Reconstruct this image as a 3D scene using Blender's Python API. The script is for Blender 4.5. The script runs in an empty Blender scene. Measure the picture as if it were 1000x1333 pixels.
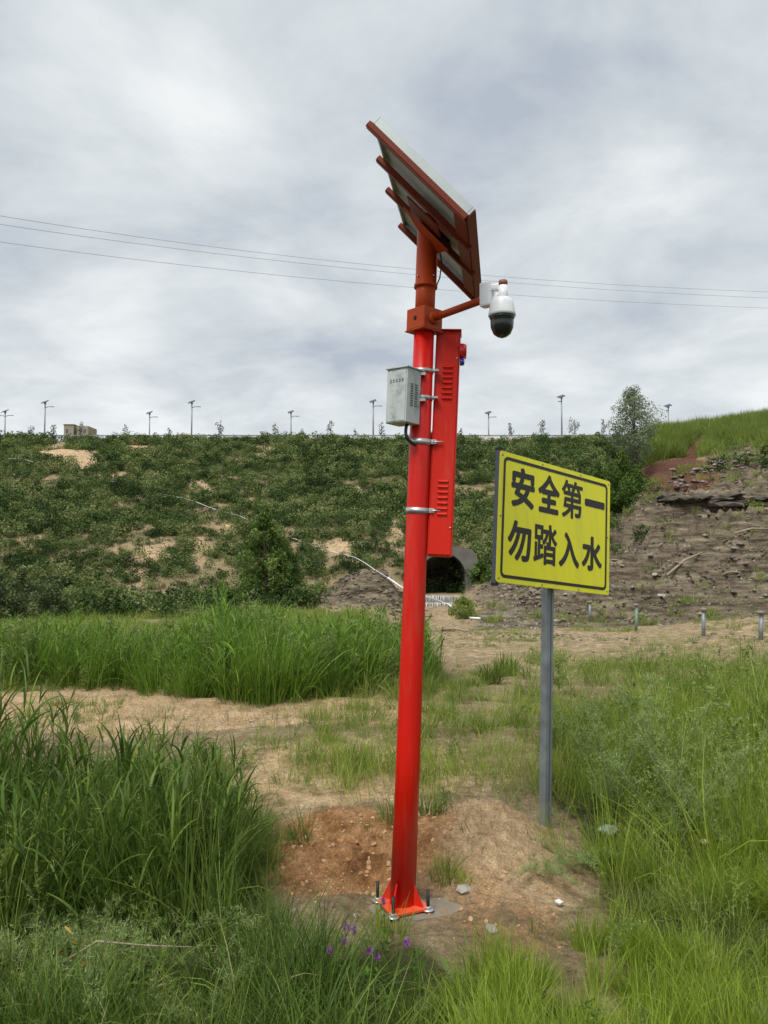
import bpy, bmesh, math, random
import numpy as np
from mathutils import Vector, Matrix, Euler
PI = math.pi
R = math.radians
random.seed(7)
rng = np.random.default_rng(11)
S = bpy.context.scene
C = S.collection

# ------------------------------------------------------------------ camera
FOC = 1000.0; PITCH = math.atan(44 / 1000.0); EYE = 1.6
cd = bpy.data.cameras.new('camera'); cam = bpy.data.objects.new('camera', cd); C.objects.link(cam)
cam.location = (0, 0, EYE); cam.rotation_euler = (PI / 2 + PITCH, 0, 0)
cd.sensor_fit = 'VERTICAL'; cd.sensor_height = 24; cd.lens = 24 * FOC / 1333.0
cd.clip_start = 0.05; cd.clip_end = 3000
S.camera = cam
# ------------------------------------------------------------------ sky
SUN_EL, SUN_AZ = R(58), R(-150)       # high, behind the camera to the left
W = bpy.data.worlds.new('World'); S.world = W; W.use_nodes = True
nt = W.node_tree; nt.nodes.clear()
def N(t, typ, **k):
    n = t.nodes.new(typ)
    for a, b in k.items(): setattr(n, a, b)
    return n
def ramp(t, stops, interp='LINEAR'):
    r = N(t, 'ShaderNodeValToRGB'); r.color_ramp.interpolation = interp
    el = r.color_ramp.elements
    while len(el) < len(stops): el.new(0.5)
    for e, (p, c) in zip(el, stops):
        e.position = p; e.color = tuple(c) + ((1,) if len(c) == 3 else ())
    return r
def world():
    L = nt.links.new
    out = N(nt, 'ShaderNodeOutputWorld')
    sky = N(nt, 'ShaderNodeTexSky', sky_type='NISHITA', sun_disc=False, sun_elevation=SUN_EL, sun_rotation=SUN_AZ)
    b1 = N(nt, 'ShaderNodeBackground'); b1.inputs[1].default_value = 0.05; L(sky.outputs[0], b1.inputs[0])
    tc = N(nt, 'ShaderNodeTexCoord'); sp = N(nt, 'ShaderNodeSeparateXYZ'); L(tc.outputs['Generated'], sp.inputs[0])
    z = N(nt, 'ShaderNodeMath', operation='MAXIMUM'); L(sp.outputs[2], z.inputs[0]); z.inputs[1].default_value = 0
    z2 = N(nt, 'ShaderNodeMath', operation='ADD'); L(z.outputs[0], z2.inputs[0]); z2.inputs[1].default_value = 0.22
    dx = N(nt, 'ShaderNodeMath', operation='DIVIDE'); L(sp.outputs[0], dx.inputs[0]); L(z2.outputs[0], dx.inputs[1])
    dy = N(nt, 'ShaderNodeMath', operation='DIVIDE'); L(sp.outputs[1], dy.inputs[0]); L(z2.outputs[0], dy.inputs[1])
    cb = N(nt, 'ShaderNodeCombineXYZ'); L(dx.outputs[0], cb.inputs[0]); L(dy.outputs[0], cb.inputs[1]); cb.inputs[2].default_value = 3.7
    n1 = N(nt, 'ShaderNodeTexNoise'); n1.inputs['Scale'].default_value = 2.0; n1.inputs['Detail'].default_value = 7
    n1.inputs['Roughness'].default_value = 0.56; n1.inputs['Distortion'].default_value = 0.25; L(cb.outputs[0], n1.inputs['Vector'])
    n2 = N(nt, 'ShaderNodeTexNoise'); n2.inputs['Scale'].default_value = 0.45; n2.inputs['Detail'].default_value = 3
    L(cb.outputs[0], n2.inputs['Vector'])
    mx = N(nt, 'ShaderNodeMath', operation='MULTIPLY_ADD'); L(n1.outputs[0], mx.inputs[0]); mx.inputs[1].default_value = 0.65
    h = N(nt, 'ShaderNodeMath', operation='MULTIPLY'); L(n2.outputs[0], h.inputs[0]); h.inputs[1].default_value = 0.35
    L(h.outputs[0], mx.inputs[2])
    rp = ramp(nt, [(0.35, (.215, .240, .275)), (0.43, (.278, .302, .322)), (0.50, (.330, .351, .361)), (0.60, (.412, .424, .427))])
    L(mx.outputs[0], rp.inputs[0])
    b2 = N(nt, 'ShaderNodeBackground'); L(rp.outputs[0], b2.inputs[0]); b2.inputs[1].default_value = 1.0
    ms = N(nt, 'ShaderNodeMixShader'); ms.inputs[0].default_value = 0.96
    L(b1.outputs[0], ms.inputs[1]); L(b2.outputs[0], ms.inputs[2]); L(ms.outputs[0], out.inputs[0])
world()
sl = bpy.data.lights.new('sun', 'SUN'); sl.energy = 1.5; sl.angle = R(28); sl.color = (1, .965, .9)
so = bpy.data.objects.new('sun', sl); C.objects.link(so)
_sd = Vector((math.sin(SUN_AZ) * math.cos(SUN_EL), math.cos(SUN_AZ) * math.cos(SUN_EL), math.sin(SUN_EL)))
so.rotation_euler = _sd.to_track_quat('Z', 'Y').to_euler()
S.view_settings.view_transform = 'Standard'; S.view_settings.look = 'None'
S.view_settings.exposure = 1.15; S.view_settings.gamma = 1; S.view_settings.use_curve_mapping = False
try:
    S.cycles.max_bounces = 6; S.cycles.transparent_max_bounces = 4
    S.cycles.diffuse_bounces = 3; S.cycles.glossy_bounces = 2
except Exception: pass

# ------------------------------------------------------------------ maths helpers
def ray(px, py):
    a = (px - 500) / FOC; b = (666.5 - py) / FOC
    c, s = math.cos(PITCH), math.sin(PITCH)
    return np.array([a, c - b * s, s + b * c])
def at(px, py, Y):
    d = ray(px, py); t = Y / d[1]
    return Vector((d[0] * t, Y, EYE + d[2] * t))
def proj(x, y, z):
    c, s = math.cos(PITCH), math.sin(PITCH)
    zz = np.asarray(z) - EYE
    d = np.maximum(y * c + zz * s, .01); u = -y * s + zz * c
    return 500 + FOC * x / d, 666.5 - FOC * u / d
def _h(i, j, k):
    v = (i.astype(np.int64) * 374761393 + j.astype(np.int64) * 668265263 + k * 974634777) & 0xffffffff
    v = ((v ^ (v >> 13)) * 1274126177) & 0xffffffff
    return ((v ^ (v >> 16)) & 0xffff) / 65535.0
def vnoise(x, y, k=0):
    x = np.asarray(x, float); y = np.asarray(y, float)
    i = np.floor(x); j = np.floor(y); fx = x - i; fy = y - j
    fx = fx * fx * (3 - 2 * fx); fy = fy * fy * (3 - 2 * fy)
    a = _h(i, j, k); b = _h(i + 1, j, k); c = _h(i, j + 1, k); d = _h(i + 1, j + 1, k)
    return (a * (1 - fx) + b * fx) * (1 - fy) + (c * (1 - fx) + d * fx) * fy
def fbm(x, y, k=0, o=4, g=.5):
    s = 0; a = 1; t = 0
    for q in range(o):
        s = s + a * vnoise(x * 2 ** q + 13.7 * q, y * 2 ** q - 7.1 * q, k + q); t += a; a *= g
    return s / t
def sst(a, b, x):
    t = np.clip((x - a) / (b - a), 0, 1); return t * t * (3 - 2 * t)
def ell(px, py, cx, cy, rx, ry, soft=.35, ang=0):
    c, s = math.cos(ang), math.sin(ang)
    dx = (px - cx) * c + (py - cy) * s; dy = -(px - cx) * s + (py - cy) * c
    return 1 - sst(1 - soft, 1 + soft, np.sqrt((dx / rx) ** 2 + (dy / ry) ** 2))

# ------------------------------------------------------------------ terrain
TY = np.array([-50, 9, 12, 20, 27, 31, 35, 38, 40, 44, 50, 55, 60, 65, 80, 100, 104, 130, 3000.])
TC = {
 -700: [0, 0, -.25, -.8, -1.2, -1.3, -1.3, -1.2, -1.1, .2, 2.2, 3.7, 5.1, 6.4, 10.6, 15.35, 15.5, 15.8, 18],
    0: [0, 0, -.25, -.8, -1.2, -1.3, -1.3, -1.2, -1.1, .2, 2.2, 3.7, 5.1, 6.4, 10.6, 15.35, 15.5, 15.8, 18],
  520: [0, 0, -.25, -.8, -1.2, -1.35, -1.4, -1.3, -1.2, .1, 2.1, 3.6, 5.0, 6.4, 10.6, 15.35, 15.5, 15.8, 18],
  600: [0, 0, -.25, -.8, -1.25, -1.35, -1.3, -1.15, -1.0, .2, 2.1, 3.6, 5.0, 6.4, 10.6, 15.35, 15.5, 15.8, 18],
  700: [0, 0, -.25, -.8, -1.3, -1.2, -.5, .2, .5, 1.0, 2.6, 4.0, 5.3, 6.6, 10.7, 15.35, 15.5, 15.8, 18],
  800: [0, 0, -.25, -.8, -1.3, -.5, 1.0, 2.1, 2.5, 2.9, 4.1, 5.2, 6.2, 7.2, 11, 15.35, 15.5, 15.8, 18],
  860: [0, 0, -.25, -.75, -1.2, -.1, 1.8, 3.2, 3.9, 4.9, 6.9, 8.7, 10.3, 10.9, 13, 16.1, 16.1, 16.3, 18],
  920: [0, 0, -.22, -.6, -1.0, .3, 2.1, 3.7, 4.3, 5.4, 7.5, 9.1, 10.6, 11.2, 13.5, 16.3, 16.4, 16.5, 18],
 1000: [0, 0, -.2, -.5, -.8, .6, 2.4, 3.9, 4.6, 5.9, 7.9, 9.8, 11.3, 12.1, 14, 17, 17, 17, 18],
 1400: [0, .1, 0, -.1, -.1, 1.6, 3.2, 4.8, 5.6, 7.0, 9.5, 12, 14.2, 15, 16, 18, 18, 18, 18]}
TU = sorted(TC)
CULX, CULY = (577 - 500) / 1000 * 42.0, 42.0
POLE_B = (0.082, 3.47)
def H(x, y, fine=True):
    x = np.asarray(x, float); y = np.asarray(y, float)
    yy = np.maximum(y, 1.0)
    u = np.clip(500 + 1000 * x / yy, -700, 1400)
    cols = [np.interp(y, TY, TC[c]) for c in TU]
    z = cols[0]
    for a, b, k in zip(TU[:-1], TU[1:], range(len(TU))):
        t = np.clip((u - a) / (b - a), 0, 1); t = t * t * (3 - 2 * t)
        z = z + (cols[k + 1] - cols[k]) * t
    # relief grows with distance
    px = u
    hillm = sst(40, 47, y)
    z = z + hillm * (fbm(x / 7, y / 7, 3, 4) - .5) * 1.5 * (1 - sst(92, 100, y) * .85)
    bank = sst(640, 760, px) * sst(26, 31, y) * (1 - sst(44, 50, y))
    rg = np.abs(fbm(x / 2.6 + y / 5, y / 1.6, 9, 5, .6) - .5) * 2
    z = z + bank * (.55 - rg * 1.9) * .95
    z = z + bank * ((fbm(x / .9, y / .5, 19, 5, .68) - .5) * .95 + (np.floor(fbm(x / 4, y / 2, 23, 2) * 5 + y * .9) - (fbm(x / 4, y / 2, 23, 2) * 5 + y * .9) + .5) * .38)
    # stepped ledge of rock strata near the top of the bank
    led = sst(820, 880, px) * sst(35.5, 36.0, y) * (1 - sst(39, 41, y))
    z = z + led * (np.floor(fbm(x / 3, y / 2.2, 31, 2) * 3.99 + y * .4) * .25 - 3.9)*.25
    # dug over mound left of the stream
    dx = x + 0.95; dy = y - 37.5
    m = np.exp(-((dx / 2.2) ** 2 + (dy / 1.7) ** 2) ** 1.6)
    z = z + m * (1.55 + (fbm(x / .8, y / .8, 5, 4) - .5) * 1.3)
    dx = x - 4.6; dy = y - 36
    z = z + np.exp(-((dx / 1.5) ** 2 + (dy / 1.4) ** 2) ** 1.3) * (.85 + (fbm(x / .6, y / .6, 6, 3) - .5) * .6)
    # stream notch for the culvert
    nt_ = (1 - sst(1.5, 1.75, np.abs(x - CULX))) * sst(38, 39.5, y) * (1 - sst(48.2, 49, y))
    z = z * (1 - nt_) + (-1.05) * nt_
    st = (1 - sst(.8, 2.2, np.abs(x - CULX + .5 + (42 - y) * .12))) * sst(30, 34, y) * (1 - sst(41.3, 41.6, y))
    z = z - st * .45
    # middle distance dirt and gravel field
    mid = sst(8, 12, y) * (1 - sst(26, 32, y))
    z = z + mid * ((fbm(x / 1.7, y / 1.2, 41, 4) - .5) * .22 + (fbm(x / .35, y / .3, 44, 3) - .5) * .09)
    # near: sand mound, clay hole, wheel ridges, lumps
    near = 1 - sst(12, 16, y)
    dx = x - .52; dy = y - 4.10
    mm = np.exp(-((dx / .37) ** 2 + (dy / .36) ** 2) ** 1.4)
    z = z + mm * (.22 + (fbm(x * 6, y * 6, 51, 5, .6) - .5) * .20)
    dx = x + .22; dy = y - 4.2
    cl = np.exp(-((dx / .50) ** 2 + (dy / .45) ** 2) ** 1.5)
    z = z + cl * ((fbm(x * 6, y * 6, 53, 4, .6) - .5) * .20 + (np.abs(fbm(x * 14, y * 14, 57, 3) - .5) - .12) * .16 + .03)
    dx = x + .10; dy = y - 3.75
    z = z - np.exp(-((dx / .16) ** 2 + (dy / .12) ** 2)) * .10
    pad = np.exp(-(((x - .13) / .30) ** 2 + ((y - 3.43) / .24) ** 2) ** 3)
    rough = near * (1 - pad)
    z = z + rough * ((fbm(x * 1.3, y * 1.3, 61, 3) - .5) * .10 + (fbm(x * 9, y * 9, 63, 3) - .5) * .035)
    rid = sst(6.3, 7.0, y) * (1 - sst(8.3, 9, y))
    z = z + rid * (np.abs(((y + .05 * np.sin(x * 2) + .1 * x) * 1.9) % 1 - .5) - .25) * .07
    return z
def ground_hit(px, py, y0=2.0, y1=140):
    d = ray(px, py); Y = np.geomspace(y0, y1, 2500); t = Y / d[1]
    X = d[0] * t; Z = EYE + d[2] * t; g = H(X, Y)
    i = np.argmax(Z < g)
    if i == 0: i = len(Y) - 1
    return Vector((X[i], Y[i], g[i]))
def gz(x, y): return float(H(np.array([x]), np.array([y]))[0])

# ------------------------------------------------------------------ objects helpers
def tag(o, label=None, cat=None, group=None, kind=None):
    for k, v in (('label', label), ('category', cat), ('group', group), ('kind', kind)):
        if v: o[k] = v
    return o
def empty(name, loc, label, cat, group=None, rz=0):
    o = bpy.data.objects.new(name, None); C.objects.link(o); o.empty_display_size = .1
    o.location = loc; o.rotation_euler = (0, 0, rz); return tag(o, label, cat, group)
def link(name, me, mat, parent=None, loc=None):
    if mat is not None and not me.materials: me.materials.append(mat)
    o = bpy.data.objects.new(name, me); C.objects.link(o)
    if parent: o.parent = parent
    if loc is not None: o.location = loc
    return o
def copy_tree(o, parent=None):
    c = o.copy(); C.objects.link(c); c.parent = parent
    for ch in list(o.children): copy_tree(ch, c)
    return c
class MB:
    """collects shapes in one bmesh; all points are world points minus the origin"""
    def __init__(s, org=(0, 0, 0)): s.bm = bmesh.new(); s.o = Vector(org)
    def quadloop(s, rings, close=True, caps=True, smooth=True):
        vs = [[s.bm.verts.new(Vector(p) - s.o) for p in r] for r in rings]
        n = len(vs[0])
        for a, b in zip(vs[:-1], vs[1:]):
            for i in range(n if close else n - 1):
                f = s.bm.faces.new((a[i], a[(i + 1) % n], b[(i + 1) % n], b[i])); f.smooth = smooth
        if caps:
            s.bm.faces.new(list(reversed(vs[0]))); s.bm.faces.new(vs[-1])
    def tube(s, pts, rad, n=12, caps=True):
        pts = [Vector(p) for p in pts]
        if not hasattr(rad, '__len__'): rad = [rad] * len(pts)
        rings = []; up = None
        for i, p in enumerate(pts):
            d = (pts[min(i + 1, len(pts) - 1)] - pts[max(i - 1, 0)])
            if d.length < 1e-9: d = Vector((0, 0, 1))
            d.normalize()
            if up is None:
                up = d.orthogonal().normalized()
            up = (up - d * up.dot(d)).normalized(); q = d.cross(up)
            rings.append([p + (up * math.cos(2 * PI * k / n) + q * math.sin(2 * PI * k / n)) * rad[i] for k in range(n)])
        s.quadloop(rings, caps=caps)
    def lathe(s, c, axis, prof, n=24):
        ax = Vector(axis).normalized(); u = ax.orthogonal().normalized(); v = ax.cross(u); c = Vector(c)
        s.quadloop([[c + ax * h + (u * math.cos(2 * PI * k / n) + v * math.sin(2 * PI * k / n)) * max(r, 1e-4) for k in range(n)] for r, h in prof])
    def box(s, c, size, M=None, bev=0, seg=1):
        M = M or Matrix.Identity(3); c = Vector(c)
        t = bmesh.new(); bmesh.ops.create_cube(t, size=1)
        for v in t.verts: v.co = Vector((v.co.x * size[0], v.co.y * size[1], v.co.z * size[2]))
        if bev: bmesh.ops.bevel(t, geom=t.edges[:], offset=bev, segments=seg, affect='EDGES', profile=.6)
        for v in t.verts: v.co = M @ v.co + c - s.o
        me = bpy.data.meshes.new('t'); t.to_mesh(me); t.free(); s.bm.from_mesh(me); bpy.data.meshes.remove(me)
    def prism(s, poly, th):
        """poly: 3d points of a flat outline; th: extrusion vector"""
        th = Vector(th)
        s.quadloop([[Vector(p) for p in poly], [Vector(p) + th for p in poly]], smooth=False)
    def build(s, name, mat, parent=None, loc=None):
        bmesh.ops.recalc_face_normals(s.bm, faces=s.bm.faces[:])
        me = bpy.data.meshes.new(name); s.bm.to_mesh(me); s.bm.free()
        return link(name, me, mat, parent, loc)
def np_mesh(name, V, F, var=None, smooth=False):
    me = bpy.data.meshes.new(name); V = np.asarray(V, np.float32); F = np.asarray(F, np.int32)
    nv, nf, k = len(V), len(F), F.shape[1]
    me.vertices.add(nv); me.vertices.foreach_set('co', V.ravel())
    me.loops.add(nf * k); me.loops.foreach_set('vertex_index', F.ravel())
    me.polygons.add(nf); me.polygons.foreach_set('loop_start', np.arange(nf, dtype=np.int32) * k)
    if smooth: me.polygons.foreach_set('use_smooth', np.ones(nf, bool))
    if var is not None:
        a = me.attributes.new('var', 'FLOAT_COLOR', 'POINT')
        v = np.ones((nv, 4), np.float32); v[:, :var.shape[1]] = var; a.data.foreach_set('color', v.ravel())
    me.update(calc_edges=True); me.validate(); return me

# ------------------------------------------------------------------ materials
def mat(name):
    m = bpy.data.materials.new(name); m.use_nodes = True; t = m.node_tree; t.nodes.clear()
    o = N(t, 'ShaderNodeOutputMaterial'); return m, t, o
def pbr(name, col, rough=.5, metal=0, spec=.5, *, noise=.12, nscale=8, bump=0, bscale=60, coat=0, streak=None, dirt=None, dirtamt=.3, dscale=3):
    m, t, o = mat(name); L = t.links.new
    b = N(t, 'ShaderNodeBsdfPrincipled'); L(b.outputs[0], o.inputs[0])
    b.inputs['Roughness'].default_value = rough; b.inputs['Metallic'].default_value = metal
    b.inputs['Coat Weight'].default_value = coat; b.inputs['Coat Roughness'].default_value = .15
    b.inputs['Specular IOR Level'].default_value = spec
    tc = N(t, 'ShaderNodeTexCoord')
    n = N(t, 'ShaderNodeTexNoise'); n.inputs['Scale'].default_value = nscale; n.inputs['Detail'].default_value = 5
    L(tc.outputs['Object'], n.inputs['Vector'])
    c = Vector(col); r = ramp(t, [(.3, c * (1 - noise)), (.7, [min(1, v * (1 + noise)) for v in c])]); L(n.outputs[0], r.inputs[0])
    src = r.outputs[0]
    if dirt:
        n2 = N(t, 'ShaderNodeTexNoise'); n2.inputs['Scale'].default_value = dscale; n2.inputs['Detail'].default_value = 8
        n2.inputs['Roughness'].default_value = .7
        if streak:
            mp = N(t, 'ShaderNodeMapping'); mp.inputs['Scale'].default_value = streak; L(tc.outputs['Object'], mp.inputs[0]); L(mp.outputs[0], n2.inputs['Vector'])
        else: L(tc.outputs['Object'], n2.inputs['Vector'])
        r2 = ramp(t, [(.5, (0, 0, 0)), (.72, (dirtamt,) * 3)]); L(n2.outputs[0], r2.inputs[0])
        mx = N(t, 'ShaderNodeMix', data_type='RGBA'); L(r2.outputs[0], mx.inputs[0]); L(src, mx.inputs[6]); mx.inputs[7].default_value = (*dirt, 1)
        src = mx.outputs[2]
    L(src, b.inputs['Base Color'])
    rr = N(t, 'ShaderNodeMapRange'); L(n.outputs[0], rr.inputs[0]); rr.inputs[3].default_value = max(.02, rough - .08); rr.inputs[4].default_value = min(1, rough + .1)
    L(rr.outputs[0], b.inputs['Roughness'])
    if bump:
        n3 = N(t, 'ShaderNodeTexNoise'); n3.inputs['Scale'].default_value = bscale; n3.inputs['Detail'].default_value = 4
        L(tc.outputs['Object'], n3.inputs['Vector'])
        bp = N(t, 'ShaderNodeBump'); bp.inputs['Strength'].default_value = bump; bp.inputs['Distance'].default_value = .01
        L(n3.outputs[0], bp.inputs['Height']); L(bp.outputs[0], b.inputs['Normal'])
    return m
def leafmat(name, stops, tip=None, trans=.3, rough=.5, instvar=.35, patch=None, spec=.25):
    """stops: ramp over the per-leaf random value; tip: colour mixed in towards the leaf tips"""
    m, t, o = mat(name); L = t.links.new
    a = N(t, 'ShaderNodeAttribute', attribute_name='var'); sp = N(t, 'ShaderNodeSeparateColor'); L(a.outputs['Color'], sp.inputs[0])
    oi = N(t, 'ShaderNodeObjectInfo')
    ma = N(t, 'ShaderNodeMath', operation='MULTIPLY_ADD'); L(oi.outputs['Random'], ma.inputs[0]); ma.inputs[1].default_value = instvar
    mb = N(t, 'ShaderNodeMath', operation='MULTIPLY'); L(sp.outputs[0], mb.inputs[0]); mb.inputs[1].default_value = 1 - instvar
    L(mb.outputs[0], ma.inputs[2])
    r = ramp(t, stops); L(ma.outputs[0], r.inputs[0]); src = r.outputs[0]
    if tip:
        mx = N(t, 'ShaderNodeMix', data_type='RGBA'); L(src, mx.inputs[6]); mx.inputs[7].default_value = (*tip, 1)
        q = N(t, 'ShaderNodeMapRange'); L(sp.outputs[1], q.inputs[0]); q.inputs[1].default_value = .45; q.inputs[2].default_value = 1; q.inputs[4].default_value = .7
        L(q.outputs[0], mx.inputs[0]); src = mx.outputs[2]
    b = N(t, 'ShaderNodeBsdfPrincipled'); b.inputs['Roughness'].default_value = rough; L(src, b.inputs['Base Color'])
    b.inputs['Specular IOR Level'].default_value = spec
    tr = N(t, 'ShaderNodeBsdfTranslucent'); L(src, tr.inputs[0])
    ms = N(t, 'ShaderNodeMixShader'); ms.inputs[0].default_value = trans; L(b.outputs[0], ms.inputs[1]); L(tr.outputs[0], ms.inputs[2])
    L(ms.outputs[0], o.inputs[0]); return m

def ground_mat():
    m, t, o = mat('earth'); L = t.links.new
    b = N(t, 'ShaderNodeBsdfPrincipled'); b.inputs['Roughness'].default_value = .95; b.inputs['Specular IOR Level'].default_value = .15
    L(b.outputs[0], o.inputs[0])
    g = N(t, 'ShaderNodeNewGeometry')
    def noise(sc, det=5, ro=.6, vec=None):
        n = N(t, 'ShaderNodeTexNoise'); n.inputs['Scale'].default_value = sc; n.inputs['Detail'].default_value = det; n.inputs['Roughness'].default_value = ro
        L(vec or g.outputs['Position'], n.inputs['Vector']); return n.outputs[0]
    a = N(t, 'ShaderNodeAttribute', attribute_name='m1'); s1 = N(t, 'ShaderNodeSeparateColor'); L(a.outputs['Color'], s1.inputs[0])
    a = N(t, 'ShaderNodeAttribute', attribute_name='m2'); s2 = N(t, 'ShaderNodeSeparateColor'); L(a.outputs['Color'], s2.inputs[0])
    nb = noise(1.3, 8); nf = noise(28, 6, .7); nm = noise(5, 8, .65)
    def rmp(n, *st): r = ramp(t, st); L(n, r.inputs[0]); return r.outputs[0]
    def mix(f, x, y):
        k = N(t, 'ShaderNodeMix', data_type='RGBA'); L(f, k.inputs[0]); L(x, k.inputs[6]); L(y, k.inputs[7]); return k.outputs[2]
    dirt = rmp(nm, (.3, (.21, .155, .088)), (.5, (.345, .265, .162)), (.7, (.46, .37, .245)))
    sand = rmp(nm, (.3, (.40, .275, .150)), (.5, (.60, .430, .255)), (.72, (.72, .56, .37)))
    clay = rmp(nm, (.3, (.17, .078, .030)), (.5, (.42, .225, .10)), (.72, (.58, .36, .19)))
    green = rmp(nm, (.3, (.045, .050, .018)), (.55, (.085, .092, .036)), (.75, (.17, .145, .08)))
    red = rmp(nb, (.3, (.09, .042, .030)), (.7, (.155, .075, .052)))
    mp = N(t, 'ShaderNodeMapping'); mp.inputs['Scale'].default_value = (.45, .6, 3.2); mp.inputs['Rotation'].default_value = (0, .12, 0); L(g.outputs['Position'], mp.inputs[0])
    ns = noise(1.5, 9, .68, mp.outputs[0])
    rock = rmp(ns, (.30, (.022, .018, .013)), (.42, (.080, .065, .046)), (.50, (.145, .118, .084)), (.58, (.21, .175, .126)), (.70, (.38, .33, .25)))
    def edge(sock):        # breaks the mask's edge up
        ad = N(t, 'ShaderNodeMath', operation='ADD'); L(sock, ad.inputs[0]); L(nm, ad.inputs[1])
        q = N(t, 'ShaderNodeMapRange'); q.inputs[1].default_value = .85; q.inputs[2].default_value = 1.15; L(ad.outputs[0], q.inputs[0]); return q.outputs[0]
    c = dirt
    for s, col in ((s2.outputs[1], rock), (s1.outputs[2], green), (s1.outputs[0], sand), (s1.outputs[1], clay), (s2.outputs[0], red)):
        c = mix(edge(s), c, col)
    fv = rmp(nf, (.32, (.55, .52, .49)), (.45, (.9, .89, .88)), (.55, (1.06, 1.05, 1.04)), (.7, (1.45, 1.42, 1.36)))
    k = N(t, 'ShaderNodeMix', data_type='RGBA', blend_type='MULTIPLY'); k.inputs[0].default_value = 1; L(c, k.inputs[6]); L(fv, k.inputs[7])
    nv = noise(130, 4, .7); fv2 = rmp(nv, (.34, (.62, .60, .58)), (.48, (1, 1, 1)), (.66, (1.35, 1.32, 1.28)))
    k2 = N(t, 'ShaderNodeMix', data_type='RGBA', blend_type='MULTIPLY'); k2.inputs[0].default_value = 1; L(k.outputs[2], k2.inputs[6]); L(fv2, k2.inputs[7])
    L(k2.outputs[2], b.inputs['Base Color'])
    n4 = noise(110, 6, .8); n5 = noise(9, 6, .7)
    ad = N(t, 'ShaderNodeMath', operation='MULTIPLY_ADD'); L(n5, ad.inputs[0]); ad.inputs[1].default_value = 3; L(n4, ad.inputs[2])
    bp = N(t, 'ShaderNodeBump'); bp.inputs['Strength'].default_value = 1; bp.inputs['Distance'].default_value = .022
    L(ad.outputs[0], bp.inputs['Height']); L(bp.outputs[0], b.inputs['Normal'])
    return m

# ------------------------------------------------------------------ masks in terrain terms
def masks(x, y, z):
    px, py = proj(x, y, z); ok = (y > 1.5)
    n1 = fbm(x * .9, y * .9, 71, 3)
    hill = sst(40.5, 43, y)
    # --- hillside bare earth patches
    bare = 0 * x
    for e in ((80, 592, 62, 20, .4, .15), (196, 735, 22, 40, .4, .45), (150, 770, 26, 10, .4, 0), (260, 635, 22, 9, .4, .2), (430, 708, 34, 14, .4, .2), (512, 690, 10, 22, .4, -.3),
              (655, 580, 34, 12, .4, .1), (248, 600, 9, 12, .4, 0), (150, 622, 12, 8, .4, 0), (470, 640, 26, 6, .4, .2), (30, 620, 30, 6, .4, .1), (300, 690, 16, 10, .4, .4),
              (560, 700, 20, 8, .4, 0), (340, 585, 26, 7, .4, .1), (180, 585, 25, 6, .4, 0), (100, 660, 18, 6, .4, .2), (40, 700, 26, 6, .4, 0), (260, 715, 14, 14, .4, .3)):
        bare = np.maximum(bare, ell(px, py, *e))
    bare = bare * hill * (px < 760) * ok
    bare = np.clip(bare * 1.55 * (fbm(x / 2.2, y / 2.2, 73, 4, .6) + .02) , 0, 1)
    bank = sst(610, 680, px + (py - 770) * .6) * sst(25.5, 28, y) * (1 - sst(43, 45, y))
    redp = np.maximum(ell(px, py, 880, 622, 58, 25, .35, -.1), .9 * ell(px, py, 905, 585, 26, 10, .5, -.8)) * (y > 40) * (y < 60)
    scree = ell(px, py, 940, 612, 75, 26, .4, -.35) * (y > 40) * (y < 62) * (px < 1100)
    mound = np.exp(-(((x + .95) / 2.6) ** 2 + ((y - 37.3) / 2.2) ** 2) ** 2)
    rock = np.clip(bank + scree + mound + np.exp(-(((x - 4.6) / 1.8) ** 2 + ((y - 36) / 1.7) ** 2) ** 2) * .5, 0, 1)
    # --- near field (world metres)
    sand = np.clip(np.exp(-(((x - .55) / .50) ** 2 + ((y - 4.05) / .62) ** 2) ** 1.6) * 1.15 +
        sst(6.3, 6.9, y + (n1 - .5) * .9) * (1 - sst(8.6, 9.6, y)) * (1 - sst(-.5, .9, x + (n1 - .5)* 1.4)) +
        .72 * np.exp(-(((x + .3) / 1.3) ** 2 + ((y - 5.5) / .95) ** 2) ** 2) + .35 * sst(9, 12, y) * (1 - sst(22, 30, y)) * sst(-1, 1, x), 0, 1)
    clay = np.clip(np.exp(-(((x + .22) / .62) ** 2 + ((y - 4.12) / .62) ** 2) ** 2) + .5 * np.exp(-(((x - .5) / .35) ** 2 + ((y - 3.3) / .5) ** 2) ** 2), 0, 1)
    clay = np.maximum(clay, bare * .30); sand = np.maximum(sand, bare * .50)
    gr = np.clip(green_cover(x, y) * (1 - sand * 1.0) * (1 - clay), 0, 1) * (1 - hill)
    gr = np.maximum(gr, np.maximum(hill, sst(31, 36, y) * (px < 400)) * (1 - bare) * (.22 + .45 * n1) * (1 - rock))
    return sand, clay, gr, np.clip(redp, 0, 1), rock * (1 - np.clip(redp, 0, 1)), bare, px, py
def green_cover(x, y):
    n = fbm(x * .8 + 3, y * .8, 81, 3)
    g = sst(.2, .9, -x - .35 + (n - .5) * .8) * (1 - sst(5.0, 5.9, y))     # left
    g = np.maximum(g, .85 * (1 - sst(2.85, 3.3, y + (n - .5) * .7 + np.clip(x - .1, 0, 1) * .5)))       # bottom strip
    g = np.maximum(g, sst(.85, 1.35, x + (n - .5) * .7 - .12 * (y - 4)) * (1 - sst(6.6, 8.6, y)))      # right
    g = np.maximum(g, .22 * sst(4.9, 5.4, y) * (1 - sst(7.2, 8.4, y)) * sst(-1.0, -.4, x))          # middle
    g = np.maximum(g, sst(8.2, 8.8, y) * (1 - sst(12.5, 14, y)) * (1 - sst(.3, 1.6, x)))           # reeds band
    return g

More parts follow.
